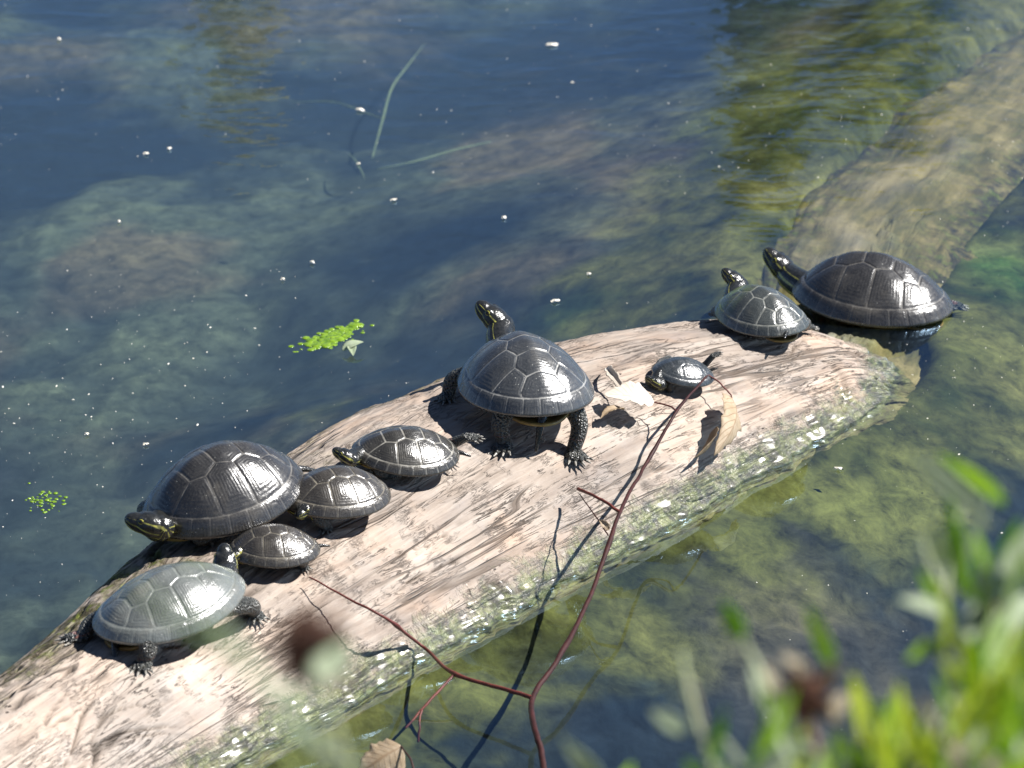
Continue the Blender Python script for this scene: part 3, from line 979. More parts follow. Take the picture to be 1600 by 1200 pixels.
    for i in range(len(axis_pts) - 1):
        a, b = axis_pts[i], axis_pts[i + 1]
        dd, tt = seg_dist(P_, a, b)
        ax = b - a; ax = ax / (np.linalg.norm(ax) + 1e-9)
        uu = hu - ax * (hu @ ax); uu /= np.linalg.norm(uu); ll = np.cross(uu, ax)
        rel = P_ - a
        an_ = np.degrees(np.arctan2(rel @ ll, rel @ uu))
        m_ = dd < best
        best = np.where(m_, dd, best); ang = np.where(m_, an_, ang); along = np.where(m_, (i + tt) / (len(axis_pts) - 1), along)
    stripe = np.zeros(nv)
    for c_, w_, lo in ((70, 3.5, .0), (104, 6, .0), (138, 6, .0), (168, 5, .0)):
        w2 = w_ * (1 + .4 * np.sin(along * 9 + c_))
        stripe = np.maximum(stripe, np.exp(-((np.abs(ang) - c_) / w2) ** 2) * (along > lo))
    stripe *= (best < .11) * sstep(.10, .2, along) * (P_ @ ex > .30)
    # bright spot behind each eye
    for sg in (1, -1):
        c = hp - hd * .035 * hs + hl * sg * .058 * hs + hu * .022 * hs
        q_ = P_ - c
        stripe = np.maximum(stripe, np.exp(-((q_ @ hd) / .040) ** 2 - ((q_ @ hl) / .03) ** 2 - ((q_ @ hu) / .013) ** 2))
    red = np.zeros(nv); scaly = np.zeros(nv)
    for hip, knee, foot in legaxes:
        d1, _ = seg_dist(P_, hip, knee); d2, _ = seg_dist(P_, knee, foot)
        scaly = np.maximum(scaly, sstep(.14, .09, np.minimum(d1, d2)))
        red = np.maximum(red, sstep(.10, .07, d2) * np.exp(-((P_[:, 2] - (knee[2] + foot[2]) / 2 - .01) / .008) ** 2) * .55)
    scaly *= 1 - sstep(.12, .08, best)
    clv = np.zeros(nv)
    for a, b in claws:
        dd, tt = seg_dist(P_, a, b)
        clv = np.maximum(clv, sstep(.018, .010, dd) * sstep(0, .25, tt))
    fattr(me, 'stripe', stripe); fattr(me, 'claw', clv); fattr(me, 'redstripe', red); fattr(me, 'scaly', scaly)
    body = link('body', me, empty)
    for sg in (1, -1):
        eo = ellipsoid(np.zeros(3), [ex, ey, ez], 16, 12)
        eye = link('eye', mesh_from('eye', eo[0], eo[1], EYEM), body)
        c = hp + hd * .050 * hs + hl * sg * .043 * hs + hu * .018 * hs
        out = (hl * sg + hd * .35 + hu * .15); out /= np.linalg.norm(out)
        xx = hd - out * (hd @ out); xx /= np.linalg.norm(xx); zz = np.cross(xx, out)
        E = Matrix(((xx[0], out[0], zz[0]), (xx[1], out[1], zz[1]), (xx[2], out[2], zz[2])))
        eye.matrix_local = Matrix.Translation(Vector(c)) @ E.to_4x4() @ Matrix.Scale(.0165 * hs, 4)
    TURTLES.append((empty, toW))
    return empty

SH_DARK = shell_material('shell_dark', (.018, .017, .016), (.20, .185, .16), .28, .010)
SH_GREY = shell_material('shell_grey', (.028, .030, .032), (.36, .35, .32), .35, .011)
SH_BROWN = shell_material('shell_brown', (.026, .022, .017), (.27, .24, .18), .40, .012, 0, 70)
SH_PLATE = shell_material('shell_plated', (.022, .020, .016), (.36, .34, .29), .30, .020)
SH_MOSSY = shell_material('shell_mossy', (.030, .034, .032), (.30, .30, .26), .40, .018, .9)
SH_BABY = shell_material('shell_baby', (.022, .026, .028), (.08, .08, .08), .15, .010, 0, 40)
SH_OLIVE = shell_material('shell_olive', (.085, .092, .086), (.20, .21, .19), .45, .018, .35, 85)

turtle('largest dark turtle with raised striped head resting at the far submerged end of the log', 1362, 453, .184, 160, up_mix=.0, pitch=3, roll=0, floor=-.012,
       head=(1222, 418), snout=(1192, 382), neck=.34, headscale=1.08, legs={'fl': 'hide', 'hl': 'hide'}, tail='hide', dome=.29, mat=SH_DARK, seed=1)
turtle('small turtle with green algae on its grey shell beside the largest turtle', 1192, 485, .112, 128, up_mix=.3, pitch=4, roll=-2, lift=.006,
       head=(1150, 440), snout=(1126, 416), neck=.34, legs={'fl': (1108, 492, 1098, 500), 'hl': (1180, 522, 1165, 526), 'hr': (1262, 518, 1285, 528)}, tail=(1226, 528), headscale=1.2, dome=.28, mat=SH_MOSSY, seed=2)
turtle('tiny smooth turtle with one hind foot stretched out behind it on bare wood', 1068, 577, .068, 205, up_mix=.6, lift=.005,
       head=(1026, 598), snout=(1004, 586), neck=.24, headscale=1.3, legs={'fl': (1047, 612, 1046, 618), 'fr': (1052, 552, 1048, 546), 'hl': 'hide', 'hr': (1118, 556, 'air', .36, 1140, 545)}, tail=(1124, 574), dome=.23, mat=SH_BABY, seed=3)
turtle('large turtle seen from behind with head lifted high and tail hanging down', 822, 585, .158, 108, up_mix=.5, pitch=2, lift=.016,
       head=(775, 500), snout=(742, 466), neck=.37, headscale=1.15, legs={'fl': (700, 622, 688, 640), 'fr': None, 'hl': (790, 700, 770, 720), 'hr': (895, 712, 912, 745)}, tail=(832, 734), dome=.30, wid=.42, mat=SH_GREY, seed=4)
turtle('medium turtle with boldly outlined shell plates and a hind leg stretched back', 634, 696, .106, 197, up_mix=.5, roll=-4, lift=.009,
       head=(542, 714), snout=(513, 696), neck=.30, legs={'fl': (602, 746, 630, 748), 'fr': 'hide', 'hl': 'hide', 'hr': (730, 686, 'air', .36, 752, 684)}, tail=(742, 713), dome=.22, mat=SH_PLATE, seed=5)
turtle('small shiny turtle with head drawn in just right of the large domed turtle', 524, 765, .108, 208, up_mix=.45, lift=.010,
       head=(478, 795), snout=(466, 806), neck=.16, legs={'fl': (512, 826, 504, 836), 'fr': 'hide', 'hl': 'hide', 'hr': 'hide'}, tail='hide', dome=.26, mat=SH_BROWN, seed=6)
turtle('large domed dark turtle at the far left edge with head stretched toward the water', 350, 757, .161, 212, up_mix=.45, pitch=-9, roll=-5, lift=.016,
       head=(238, 820), snout=(192, 806), neck=.26, legs={'fl': (330, 842, 334, 866), 'fr': (200, 868, 172, 886), 'hl': 'hide', 'hr': 'hide'}, tail=(492, 735), dome=.32, mat=SH_DARK, seed=7, headscale=1.1)
turtle('glossy small turtle at the head of the olive grey turtle', 430, 851, .086, 192, up_mix=.5, lift=.007,
       head=(366, 868), snout=(352, 880), neck=.18, legs={'fl': 'hide', 'fr': 'hide', 'hr': 'hide', 'hl': (470, 886, 480, 900)}, tail=(515, 853), dome=.27, mat=SH_BROWN, seed=8)
turtle('olive grey turtle nearest the lower left corner with clawed hind foot spread on the wood', 270, 931, .148, 36, up_mix=.35, pitch=7, lift=.012, wid=.365,
       head=(352, 884), snout=(350, 852), neck=.24, legs={'fr': (396, 962, 406, 984), 'fl': 'hide', 'hr': (224, 1040, 208, 1072), 'hl': (130, 1000, 95, 1004)}, tail=(180, 1044), dome=.23, mat=SH_OLIVE, seed=9)

# ------------------------------------------------------------------ leaves
def leaf_mesh(name, base, tip, width, facing, mat, fold=.25, curl=.0, sag=0.0, ragged=0.0, shape=1.0, seed=0, nu=22, nv=9, thick=.0004, twist=0.0):
    """a blade from base to tip; facing is the rough direction its upper side looks"""
    base = np.asarray(base, float); tip = np.asarray(tip, float)
    ax = tip - base; L = np.linalg.norm(ax); ax /= L
    f = np.asarray(facing, float); f = f - ax * (f @ ax); f /= np.linalg.norm(f)
    sd = np.cross(ax, f)
    rr_ = np.random.default_rng(seed)
    V = []; uv = []
    ph = rr_.random(4) * 6.28
    for i in range(nu):
        t = i / (nu - 1)
        w = width * .5 * (math.sin(math.pi * min(1, t ** (.75 * shape))) ** .85 + .02) * (1 - .15 * t)
        c = base + ax * (L * t) + f * (sag * L * math.sin(math.pi * t) + curl * L * (t * t))
        tw = twist * t
        for j in range(nv):
            u = j / (nv - 1) * 2 - 1
            e = 1 + ragged * (math.sin(t * 23 + ph[0] + u) * .5 + math.sin(t * 41 + ph[1]) * .5) * abs(u)
            du = sd * math.cos(tw) + f * math.sin(tw); df = f * math.cos(tw) - sd * math.sin(tw)
            cl = 1.6 * ragged
            V.append(c + du * (w * u * e) + df * (w * (fold * abs(u) + cl * .35 * u * u * math.sin(t * 6 + ph[2]) + .05 * ragged * math.sin(t * 31 + u * 9 + ph[3]))))
            uv.append((u, t))
    n = len(V)
    N = [v - f * thick for v in V]
    F = grid_faces(nu, nv)
    F2 = [tuple(i + n for i in q[::-1]) for q in F]
    E = []
    rim = [j for j in range(nv)] + [i * nv + nv - 1 for i in range(1, nu)] + [(nu - 1) * nv + j for j in range(nv - 2, -1, -1)] + [i * nv for i in range(nu - 2, 0, -1)]
    for a, b in zip(rim, rim[1:] + rim[:1]): E.append((a, a + n, b + n, b))
    me = mesh_from(name, V + N, F + F2 + E, mat)
    fattr(me, 'across', [a for a, b in uv] * 2); fattr(me, 'along', [b for a, b in uv] * 2)
    return me

def leaf_material(name, c1, c2, trans, vein=(.3, .3, .1), veins=.4, rough=.5, k=10):
    m = NT(name)
    o = m.coords('Object')
    a = m.attr('across'); t = m.attr('along')
    n = m.noise(o, 60, 4, .65)
    col = m.mix(m.mapr(n, .35, .65), c1, c2)
    aa = m.math('ABSOLUTE', a)
    v = m.math('SINE', m.math('MULTIPLY', m.math('SUBTRACT', t, m.math('MULTIPLY', aa, .22)), k * 6.28))
    vm = m.math('MAXIMUM', m.mapr(v, .82, 1), m.mapr(aa, .09, .03))
    col = m.mix(m.math('MULTIPLY', vm, veins), col, vein)
    p = m.pbsdf(base=col, rough=rough, spec=.3, nrm=m.bump(m.math('ADD', vm, n), .4, .001))
    tr = m.n('BsdfTranslucent'); m.l(col, tr.inputs[0])
    mx = m.n('MixShader'); mx.inputs[0].default_value = trans; m.l(p, mx.inputs[1]); m.l(tr.outputs[0], mx.inputs[2])
    return m.done(mx.outputs[0])

def stem_material(name, c1, c2, rough=.5):
    m = NT(name)
    o = m.coords('Object')
    n = m.noise(m.coords('Object', (90, 90, 20)), 1.0, 4, .65)
    col = m.mix(m.mapr(n, .35, .65), c1, c2)
    return m.done(m.pbsdf(base=col, rough=rough, spec=.25, nrm=m.bump(n, .4, .001)))

DRY = leaf_material('dried_leaf', (.40, .30, .19), (.52, .42, .30), .35, (.24, .15, .08), .55, .6, 9)
DRYP = leaf_material('bleached_leaf', (.62, .55, .46), (.70, .64, .56), .3, (.45, .34, .24), .4, .6, 9)
TWIGM = stem_material('red_brown_twig', (.020, .005, .004), (.042, .010, .008), .6)
TWIGR = stem_material('pale_red_twig', (.075, .018, .014), (.14, .038, .030), .5)

# ------------------------------------------------------------------ the forked twig with dry leaves
def P3(px, py, d): return at_d(px, py, d)
twig = bpy.data.objects.new('forked_twig', None); COL.objects.link(twig)
foot = at_d(872, 1420, 3.60); foot[2] = max(foot[2], -.05)
root_pt = np.array([foot[0] + .01, foot[1] - .02, -.06])
twig.location = root_pt
tag(twig, 'thin red brown forked twig with dry curled leaves standing before the log', 'twig')
def twig_part(name, pts, rads, mat, parent, n=40, knots=()):
    p = catmull(pts, n)
    r = np.interp(np.linspace(0, 1, n), np.linspace(0, 1, len(rads)), rads)
    wob = (fbm(np.stack([np.arange(n) * .35, np.full(n, len(TURTLES) + pts[0][0] * 50), np.zeros(n)], 1), 2) - .5)
    p = p + np.outer(wob * .0022, RT)
    for kt, kr in knots: r = r * (1 + kr * np.exp(-((np.linspace(0, 1, n) - kt) / .018) ** 2))
    V, F = tube(p - root_pt, r * .72, 10)
    return link(name, mesh_from(name, V, F, mat), parent)
def over(px, py, gap):
    p, n = hit_log(CAM, ray(px, py))
    d = np.linalg.norm(p - CAM) if p is not None else 4.6
    return at_d(px, py, d - gap)
F1 = P3(832, 1090, 4.16); F2_ = P3(969, 800, 4.46); F3_ = over(1058, 642, .07); F4_ = over(1106, 586, .045)
G1 = P3(711, 1053, 4.22); G2 = over(602, 966, .06); G3 = over(484, 902, .02)
main = twig_part('stem', [root_pt, at_d(852, 1230, 4.02), at_d(838, 1150, 4.08), F1, at_d(872, 1030, 4.22), at_d(925, 925, 4.34), F2_, at_d(1010, 725, 4.60), F3_, F4_],
                 [.0044, .0040, .0038, .0036, .0031, .0029, .0026, .0023, .0021, .0015], TWIGM, twig, 120, ((.62, .35), (.80, .4), (.47, .3)))
br = twig_part('branch', [F1, at_d(790, 1077, 4.18), G1, at_d(660, 1010, 4.30), G2, over(540, 933, .04), G3], [.0029, .0027, .0025, .0020, .0018, .0014, .0010], TWIGR, twig, 70, ((.33, .4), (.62, .8)))
twig_part('branch', [G1, at_d(676, 1090, 4.20), at_d(634, 1137, 4.18)], [.0019, .0017, .0014], TWIGR, twig, 24, ((.6, .3),))
twig_part('branch', [at_d(658, 1110, 4.19), at_d(655, 1135, 4.18), at_d(654, 1158, 4.18)], [.0014, .0013, .0017], TWIGR, twig, 16)
twig_part('branch', [F2_, at_d(935, 778, 4.48), over(904, 764, .04)], [.0023, .0020, .0023], TWIGR, twig, 24)
twig_part('branch', [at_d(950, 836, 4.42), at_d(935, 812, 4.44), over(906, 772, .04)], [.0010, .0009, .0007], TWIGM, twig, 20)
twig_part('leaf_stalk', [F3_, over(1045, 634, .05), over(1020, 628, .04)], [.0014, .0012, .0010], TWIGR, twig, 16)
twig_part('leaf_stalk', [F4_, over(1122, 596, .04), over(1138, 612, .04), over(1143, 622, .035)], [.0014, .0012, .0011, .0009], TWIGR, twig, 18)
def twig_leaf(a, b, width, facing, mat, label=None, **kw):
    o = link('leaf', leaf_mesh('leaf', a - root_pt, b - root_pt, width, facing, mat, **kw), twig)
    if label: o['label'] = label
    return o
twig_leaf(over(1022, 628, .048), over(942, 616, .032), .038, (.25, -.25, .95), DRYP, 'bleached curled leaf', fold=.2, sag=.05, ragged=.22, seed=3)
twig_leaf(over(975, 640, .03), over(938, 655, .018), .014, (-.4, -.3, .5), DRY, fold=.5, sag=.15, ragged=.3, seed=8)
twig_leaf(over(975, 610, .035), over(948, 574, .025), .010, (-.4, -.3, .7), DRYP, fold=.5, sag=.15, ragged=.3, seed=9)
twig_leaf(over(1143, 620, .035), over(1116, 712, .035), .034, (.55, -.80, .25), DRY, 'hanging dry leaf with a torn edge', fold=-.45, sag=.16, ragged=.20, seed=4, shape=.8)
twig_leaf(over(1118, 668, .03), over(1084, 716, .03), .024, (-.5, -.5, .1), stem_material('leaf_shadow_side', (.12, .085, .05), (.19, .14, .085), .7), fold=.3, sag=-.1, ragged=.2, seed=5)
twig_leaf(at_d(628, 1166, 4.0), at_d(556, 1215, 4.0), .040, (-.2, -.7, .65), DRY, 'brown leaf at the lower edge', fold=-.5, sag=.10, ragged=.15, seed=6)
twig_part('leaf_stalk', [at_d(660, 1240, 3.98), at_d(642, 1190, 3.99), at_d(628, 1166, 4.0)], [.0013, .0012, .0010], TWIGM, twig, 16)
twig_part('leaf_stalk', [at_d(846, 1250, 4.01), at_d(740, 1290, 3.99), at_d(660, 1240, 3.98)], [.0018, .0016, .0013], TWIGM, twig, 24)
twig_leaf(at_d(952, 828, 4.43), at_d(936, 812, 4.43), .008, (-.2, -.7, .65), DRY, fold=.4, sag=.2, ragged=.3, seed=11)

# ------------------------------------------------------------------ near plants on the bank, out of focus
LG = leaf_material('green_leaf', (.26, .46, .012), (.36, .56, .018), .7, (.25, .36, .06), .3)
LY = leaf_material('yellow_green_leaf', (.44, .56, .030), (.56, .64, .040), .7, (.4, .42, .08), .3)
LP = leaf_material('pale_grey_green_leaf', (.36, .44, .28), (.48, .54, .38), .45, (.5, .55, .42), .3)
LV = leaf_material('soft_green_leaf', (.24, .36, .10), (.32, .44, .15), .5, (.4, .5, .2), .2)
LT_ = leaf_material('faded_tan_leaf', (.36, .30, .20), (.42, .38, .27), .35, (.3, .24, .16), .3)
STG = stem_material('green_stem', (.10, .15, .04), (.17, .22, .08)); STP = stem_material('pale_stem', (.20, .24, .13), (.28, .31, .19)); STB = stem_material('brown_stem', (.10, .05, .03), (.17, .09, .055))
SEEDM = stem_material('brown_seed_head', (.022, .010, .007), (.085, .038, .022), .9)

def ground_height(x, y):
    r = GBVH.ray_cast(Vector((x, y, 5)), Vector((0, 0, -1)))
    return r[0].z if r[0] is not None else 0
GBVH = BVHTree.FromPolygons([Vector(v) for v in GV], GF)

def plant(name, label, cat, stems, leaves, heads, group=None, extra=()):
    """stems: (points as (px,py,d), radius, material); leaves: (base px,py, tip px,py, width px, d, material); heads: (px,py,d,radius px)"""
    px, py, d = stems[0][0][0]
    top = at_d(px, py, d)
    gx, gy = top[0] + .02, top[1] - .05
    root = np.array([gx, gy, ground_height(gx, gy) - .02])
    e = bpy.data.objects.new(name, None); COL.objects.link(e); e.location = root
    tag(e, label, cat, group)
    for i, (pts, rad, mat) in enumerate(stems):
        P = [at_d(*p) for p in pts]
        if i == 0: P = [root, root * .45 + P[0] * .55 + np.array([.01, .0, .0])] + P
        n = 12 * len(P)
        V, F = tube(catmull(P, n) - root, np.linspace(rad * 1.25, rad * .7, n), 8)
        link('stem', mesh_from('stem', V, F, mat), e)
    leaves = list(leaves)
    for (x0, y0, x1, y1, n_, mats) in extra:
        for _ in range(n_):
            bx, by = random.uniform(x0, x1), random.uniform(y0, y1); an = R(random.uniform(50, 130)); ln = random.uniform(60, 120)
            leaves.append((bx, by, bx + ln * math.cos(an), by - ln * math.sin(an), random.uniform(15, 28), stems[0][0][0][2] + random.uniform(-.12, .10), random.choice(mats)))
    for i, (bx, by, tx, ty, wpx, d, mat) in enumerate(leaves):
        k = SPAN / 1600 * d
        a = at_d(bx, by, d); b = at_d(tx, ty, d + random.uniform(-.02, .03))
        link('leaf', leaf_mesh('leaf', a - root, a - root + (b - a) * 1.15, wpx * k * .74, (random.uniform(-.5, .5), -.85, random.uniform(.3, .8)), mat, fold=.28, sag=random.uniform(-.06, .1), curl=random.uniform(-.08, .08), seed=i + 40, nu=14, nv=7), e)
    for i, (hx, hy, d, rp) in enumerate(heads):
        k = SPAN / 1600 * d
        c = at_d(hx, hy, d) - root
        mb = MB(); r = rp * k
        mb.add(ellipsoid(c, [np.array([r * .62, 0, 0]), np.array([0, r * .62, 0]), np.array([0, 0, r * .7])], 18, 12))
        rs = np.random.default_rng(i + 5)
        for q in range(90):
            v = rs.normal(size=3); v[2] += .25; v /= np.linalg.norm(v)
            mb.add(tube([c + v * r * .45, c + v * r * rs.uniform(.8, 1.15) + rs.normal(size=3) * r * .06], [r * .07, r * .03], 5))
        link('seed_head', mb.mesh('seed_head', SEEDM), e)
    return e

NG = 'blurred plants on the near bank'
plant('meadow_plant', 'tall leafy plant at the right edge with one bright upright green leaf', 'plant',
      [([(1500, 1290, 1.76), (1484, 1080, 1.77), (1476, 930, 1.78), (1500, 800, 1.80)], 0.0015, STP),
       ([(1476, 930, 1.78), (1452, 880, 1.79), (1440, 840, 1.80)], 0.0015, STP),
       ([(1484, 1010, 1.77), (1540, 940, 1.76), (1610, 880, 1.75)], 0.0015, STP)],
      [(1508, 930, 1486, 792, 46, 1.78, LG), (1530, 800, 1446, 724, 40, 1.82, LP), (1570, 790, 1478, 712, 44, 1.83, LG), (1468, 880, 1462, 826, 38, 1.78, LP),
       (1486, 960, 1440, 898, 34, 1.79, LG), (1478, 960, 1408, 940, 36, 1.78, LP), (1534, 940, 1538, 868, 38, 1.76, LP), (1520, 1018, 1524, 956, 52, 1.75, LP),
       (1540, 990, 1640, 920, 50, 1.75, LP), (1560, 900, 1640, 800, 46, 1.80, LP), (1464, 1000, 1420, 1030, 30, 1.78, LG), (1470, 1180, 1484, 1090, 50, 1.76, LP),
       (1570, 900, 1590, 820, 46, 1.82, LG), (1600, 1010, 1500, 1015, 34, 1.75, LT_)],
      [(1552, 962, 1.76, 26)], NG, [(1500, 860, 1620, 1080, 14, (LG, LP, LV)), (1450, 1000, 1540, 1160, 6, (LG, LV, LY))])
plant('meadow_plant', 'yellow green bushy plant filling the lower right corner', 'plant',
      [([(1560, 1300, 1.68), (1548, 1180, 1.69), (1540, 1080, 1.71), (1536, 1010, 1.71)], 0.0015, STG),
       ([(1548, 1180, 1.69), (1600, 1090, 1.68), (1640, 1040, 1.68)], 0.0015, STG)],
      [(1556, 1120, 1484, 1040, 58, 1.71, LY), (1540, 1110, 1610, 1030, 60, 1.68, LY), (1545, 1190, 1490, 1110, 56, 1.68, LY), (1560, 1180, 1630, 1110, 62, 1.67, LG),
       (1500, 1110, 1536, 1090, 50, 1.67, LY), (1560, 1230, 1610, 1160, 60, 1.67, LY), (1520, 1230, 1470, 1170, 50, 1.69, LG), (1600, 1080, 1650, 990, 54, 1.68, LY),
       (1580, 1140, 1560, 1050, 50, 1.69, LG), (1530, 1060, 1510, 1000, 40, 1.71, LG), (1600, 1230, 1640, 1140, 50, 1.66, LG), (1570, 1230, 1540, 1180, 40, 1.66, LT_)],
      [], NG, [(1480, 1120, 1640, 1290, 46, (LY, LG, LY, LV, LT_, LG, LP)), (1530, 1060, 1640, 1170, 26, (LY, LV, LG))])
plant('meadow_plant', 'plant with a dark brown seed head and pinkish dry tips left of the bushy one', 'plant',
      [([(1300, 1300, 1.71), (1282, 1200, 1.71), (1264, 1120, 1.72), (1258, 1085, 1.72)], 0.0015, STB),
       ([(1282, 1200, 1.71), (1215, 1110, 1.74), (1180, 1040, 1.75), (1160, 1000, 1.75)], 0.0015, STP)],
      [(1302, 1042, 1268, 960, 36, 1.74, LG), (1160, 1000, 1132, 944, 40, 1.75, LG), (1240, 1200, 1160, 1262, 46, 1.71, LP), (1260, 1160, 1175, 1210, 40, 1.71, LP),
       (1218, 1130, 1192, 1080, 48, 1.74, LG), (1190, 1100, 1176, 1030, 30, 1.75, LP), (1258, 1060, 1226, 1022, 40, 1.72, LT_), (1280, 1070, 1310, 1040, 36, 1.74, LT_),
       (1300, 1130, 1322, 1080, 40, 1.72, LT_), (1215, 1100, 1200, 1040, 26, 1.75, LT_)],
      [(1258, 1090, 1.72, 50)], NG, [(1170, 1180, 1310, 1290, 16, (LV, LY, LP, LG))])
plant('meadow_plant', 'plant with upright yellow green leaves between the seed head and the corner', 'plant',
      [([(1390, 1300, 1.72), (1372, 1200, 1.74), (1350, 1130, 1.75)], 0.0015, STG),
       ([(1390, 1300, 1.72), (1430, 1180, 1.74), (1440, 1110, 1.75)], 0.0015, STG)],
      [(1352, 1170, 1334, 1056, 38, 1.75, LY), (1372, 1200, 1384, 1130, 46, 1.74, LY), (1420, 1200, 1424, 1110, 42, 1.74, LY), (1425, 1160, 1400, 1080, 26, 1.75, LP),
       (1440, 1190, 1420, 1120, 34, 1.72, LY), (1400, 1220, 1412, 1150, 34, 1.72, LP), (1360, 1220, 1320, 1160, 36, 1.74, LG), (1384, 1160, 1372, 1090, 36, 1.75, LG),
       (1440, 1210, 1470, 1150, 40, 1.72, LY)],
      [], NG, [(1310, 1180, 1480, 1290, 26, (LY, LG, LV, LG, LT_, LP))])
plant('meadow_plant', 'slender pale leaning stem with few leaves left of the seed head plant', 'plant',
      [([(1140, 1300, 1.76), (1112, 1200, 1.77), (1086, 1120, 1.78), (1064, 1020, 1.79)], 0.0015, STP)],
      [(1072, 1146, 1022, 1112, 42, 1.77, LP), (1110, 1190, 1130, 1120, 30, 1.77, LG), (1100, 1160, 1064, 1040, 30, 1.78, LT_), (1120, 1250, 1080, 1200, 30, 1.76, LG)],
      [], NG)
plant('meadow_plant', 'single pale leaf tip rising at the bottom edge right of the twig', 'plant',
      [([(960, 1320, 1.82), (930, 1230, 1.82), (915, 1195, 1.82)], 0.0015, STP)],
      [(940, 1225, 884, 1160, 40, 1.82, LP), (960, 1260, 985, 1200, 30, 1.82, LG)],
      [], NG)
plant('meadow_plant', 'dry brown seed head with pale leaves blurred across the lower left of the log', 'plant',
      [([(560, 1330, 1.41), (540, 1200, 1.42), (505, 1080, 1.43), (492, 1030, 1.43)], 0.0012, STP)],
      [(500, 1066, 536, 1010, 90, 1.41, LP), (470, 1050, 545, 1075, 20, 1.42, LT_), (500, 1100, 400, 1060, 22, 1.37, LP), (530, 1190, 416, 1090, 36, 1.39, LP)],
      [(488, 1018, 1.43, 74)], NG)
plant('meadow_plant', 'faint pale green grass leaf blurred across the olive grey turtle', 'plant',
      [([(520, 1420, 1.08), (480, 1260, 1.10), (440, 1120, 1.12), (400, 1040, 1.12)], 0.0007, STG)],
      [(420, 1075, 330, 960, 30, 1.12, LP), (400, 1050, 215, 918, 20, 1.12, LV)],
      [], NG)

# ------------------------------------------------------------------ floating and drowned bits
def flat_mat(name, c1, c2, rough=.5):
    m = NT(name); n = m.noise(m.coords('Object'), 180, 3, .6)
    return m.done(m.pbsdf(base=m.mix(m.mapr(n, .35, .65), c1, c2), rough=rough, spec=.4))
SPECK = flat_mat('pale_flecks', (.42, .40, .34), (.72, .71, .66), .4)
def flecks():
    rs = np.random.default_rng(31)
    V = []; F = []
    cnt = 0
    dens = lambda p: float(fbm(np.array([[p[0] * 2.5, p[1] * 2, 3.0]]), 3)[0])
    while cnt < 1150:
        px, py = rs.uniform(-60, 1660), rs.uniform(-60, 1240)
        p = at_z(px, py, .0012)
        if log_height(p[0], p[1], -.05) > -.02: continue
        if rs.random() > max(0, (dens(p) - .36) * 4.2): continue
        if py > 760 and px > 700 and rs.random() > .35: continue
        sz = rs.lognormal(-.35, .55) * .00042 * (2.4 if rs.random() < .03 else 1)
        k = rs.integers(5, 8); a0 = rs.uniform(0, 6.28); el = rs.uniform(1, 2.2); rot = rs.uniform(0, 3.14)
        ring = []
        for j in range(k):
            a = a0 + 6.283 * j / k; r = sz * rs.uniform(.7, 1.2)
            x, y = r * math.cos(a) * el, r * math.sin(a)
            ring.append((p[0] + x * math.cos(rot) - y * math.sin(rot), p[1] + 1.5 * (x * math.sin(rot) + y * math.cos(rot))))
        b = len(V)
        V += [(x, y, .0006) for x, y in ring] + [(p[0], p[1], .0006 + sz * .9)]
        for j in range(k): F.append((b + j, b + (j + 1) % k, b + k))
        cnt += 1
    return mesh_from('floating_flecks', V, F, SPECK)
tag(link('floating_flecks', flecks()), 'tiny pale flecks scattered over the pond surface', 'flecks', None, 'stuff')

PETAL = flat_mat('pale_petal', (.62, .58, .48), (.74, .70, .62), .5)
BITS = [(228, 240, 13, 6, 8), (264, 232, 12, 6, 0), (186, 346, 10, 7, 0), (787, 340, 11, 8, 0), (488, 410, 14, 9, 20), (92, 61, 13, 7, 0), (562, 172, 22, 11, 10), (615, 312, 18, 4, 5), (136, 678, 16, 6, -8), (228, 694, 14, 5, 5), (560, 256, 8, 5, 0),
        (868, 470, 22, 7, 0), (920, 428, 12, 6, 0), (442, 436, 9, 6, 0), (1310, 732, 26, 6, -4), (1238, 605, 10, 6, 0), (862, 70, 30, 9, 0)]
LAB = ['longish white petal of the pair floating in the left water', 'white petal right of its twin in the left water', 'round white fleck alone in the left water', 'pale fleck in open water above the large turtle seen from behind', 'yellowish scrap floating in the middle of the open water',
       'dark rimmed fleck near the upper left corner', 'white scrap caught on the drowned grass stems', 'thin curled white scrap below the drowned grass', 'white scrap nearest the left edge above the domed turtle', 'flat white scrap just above the domed turtle',
       'small yellowish fleck at the foot of the grass stems', 'pale scrap on the green algae left of the two far turtles', 'small pale scrap above the green algae patch', 'tiny yellow fleck below the yellowish scrap', 'slim pale scrap on the olive algae below the log end',
       'small pale scrap at the wet right end of the log', 'pale curled scrap near the top of the open water']
for (px, py, lx, wy, rot), lab in zip(BITS, LAB):
    p = at_z(px, py, .002)
    k = SPAN / 1600 * np.linalg.norm(p - CAM)
    rs = np.random.default_rng(int(px))
    n = 12; V = []
    for ring, (s_, dz) in enumerate(((1.0, 0), (.7, .25), (.0, .35))):
        for j in range(n):
            a = 6.283 * j / n
            r = s_ * (1 + .25 * math.sin(2 * a + px) + .12 * rs.normal() * (ring == 0))
            V.append((math.cos(a) * r * lx * k * .30, math.sin(a) * r * wy * k * .62, dz * wy * k * .6 + .0008 * math.sin(3 * a)))
    o = link('floating_scrap', mesh_from('floating_scrap', V, grid_faces(3, n, True) + [tuple(range(n))[::-1]], PETAL))
    o.location = p; o.rotation_euler = (0, 0, R(rot))
    tag(o, lab, 'scrap', 'scraps floating on the pond')

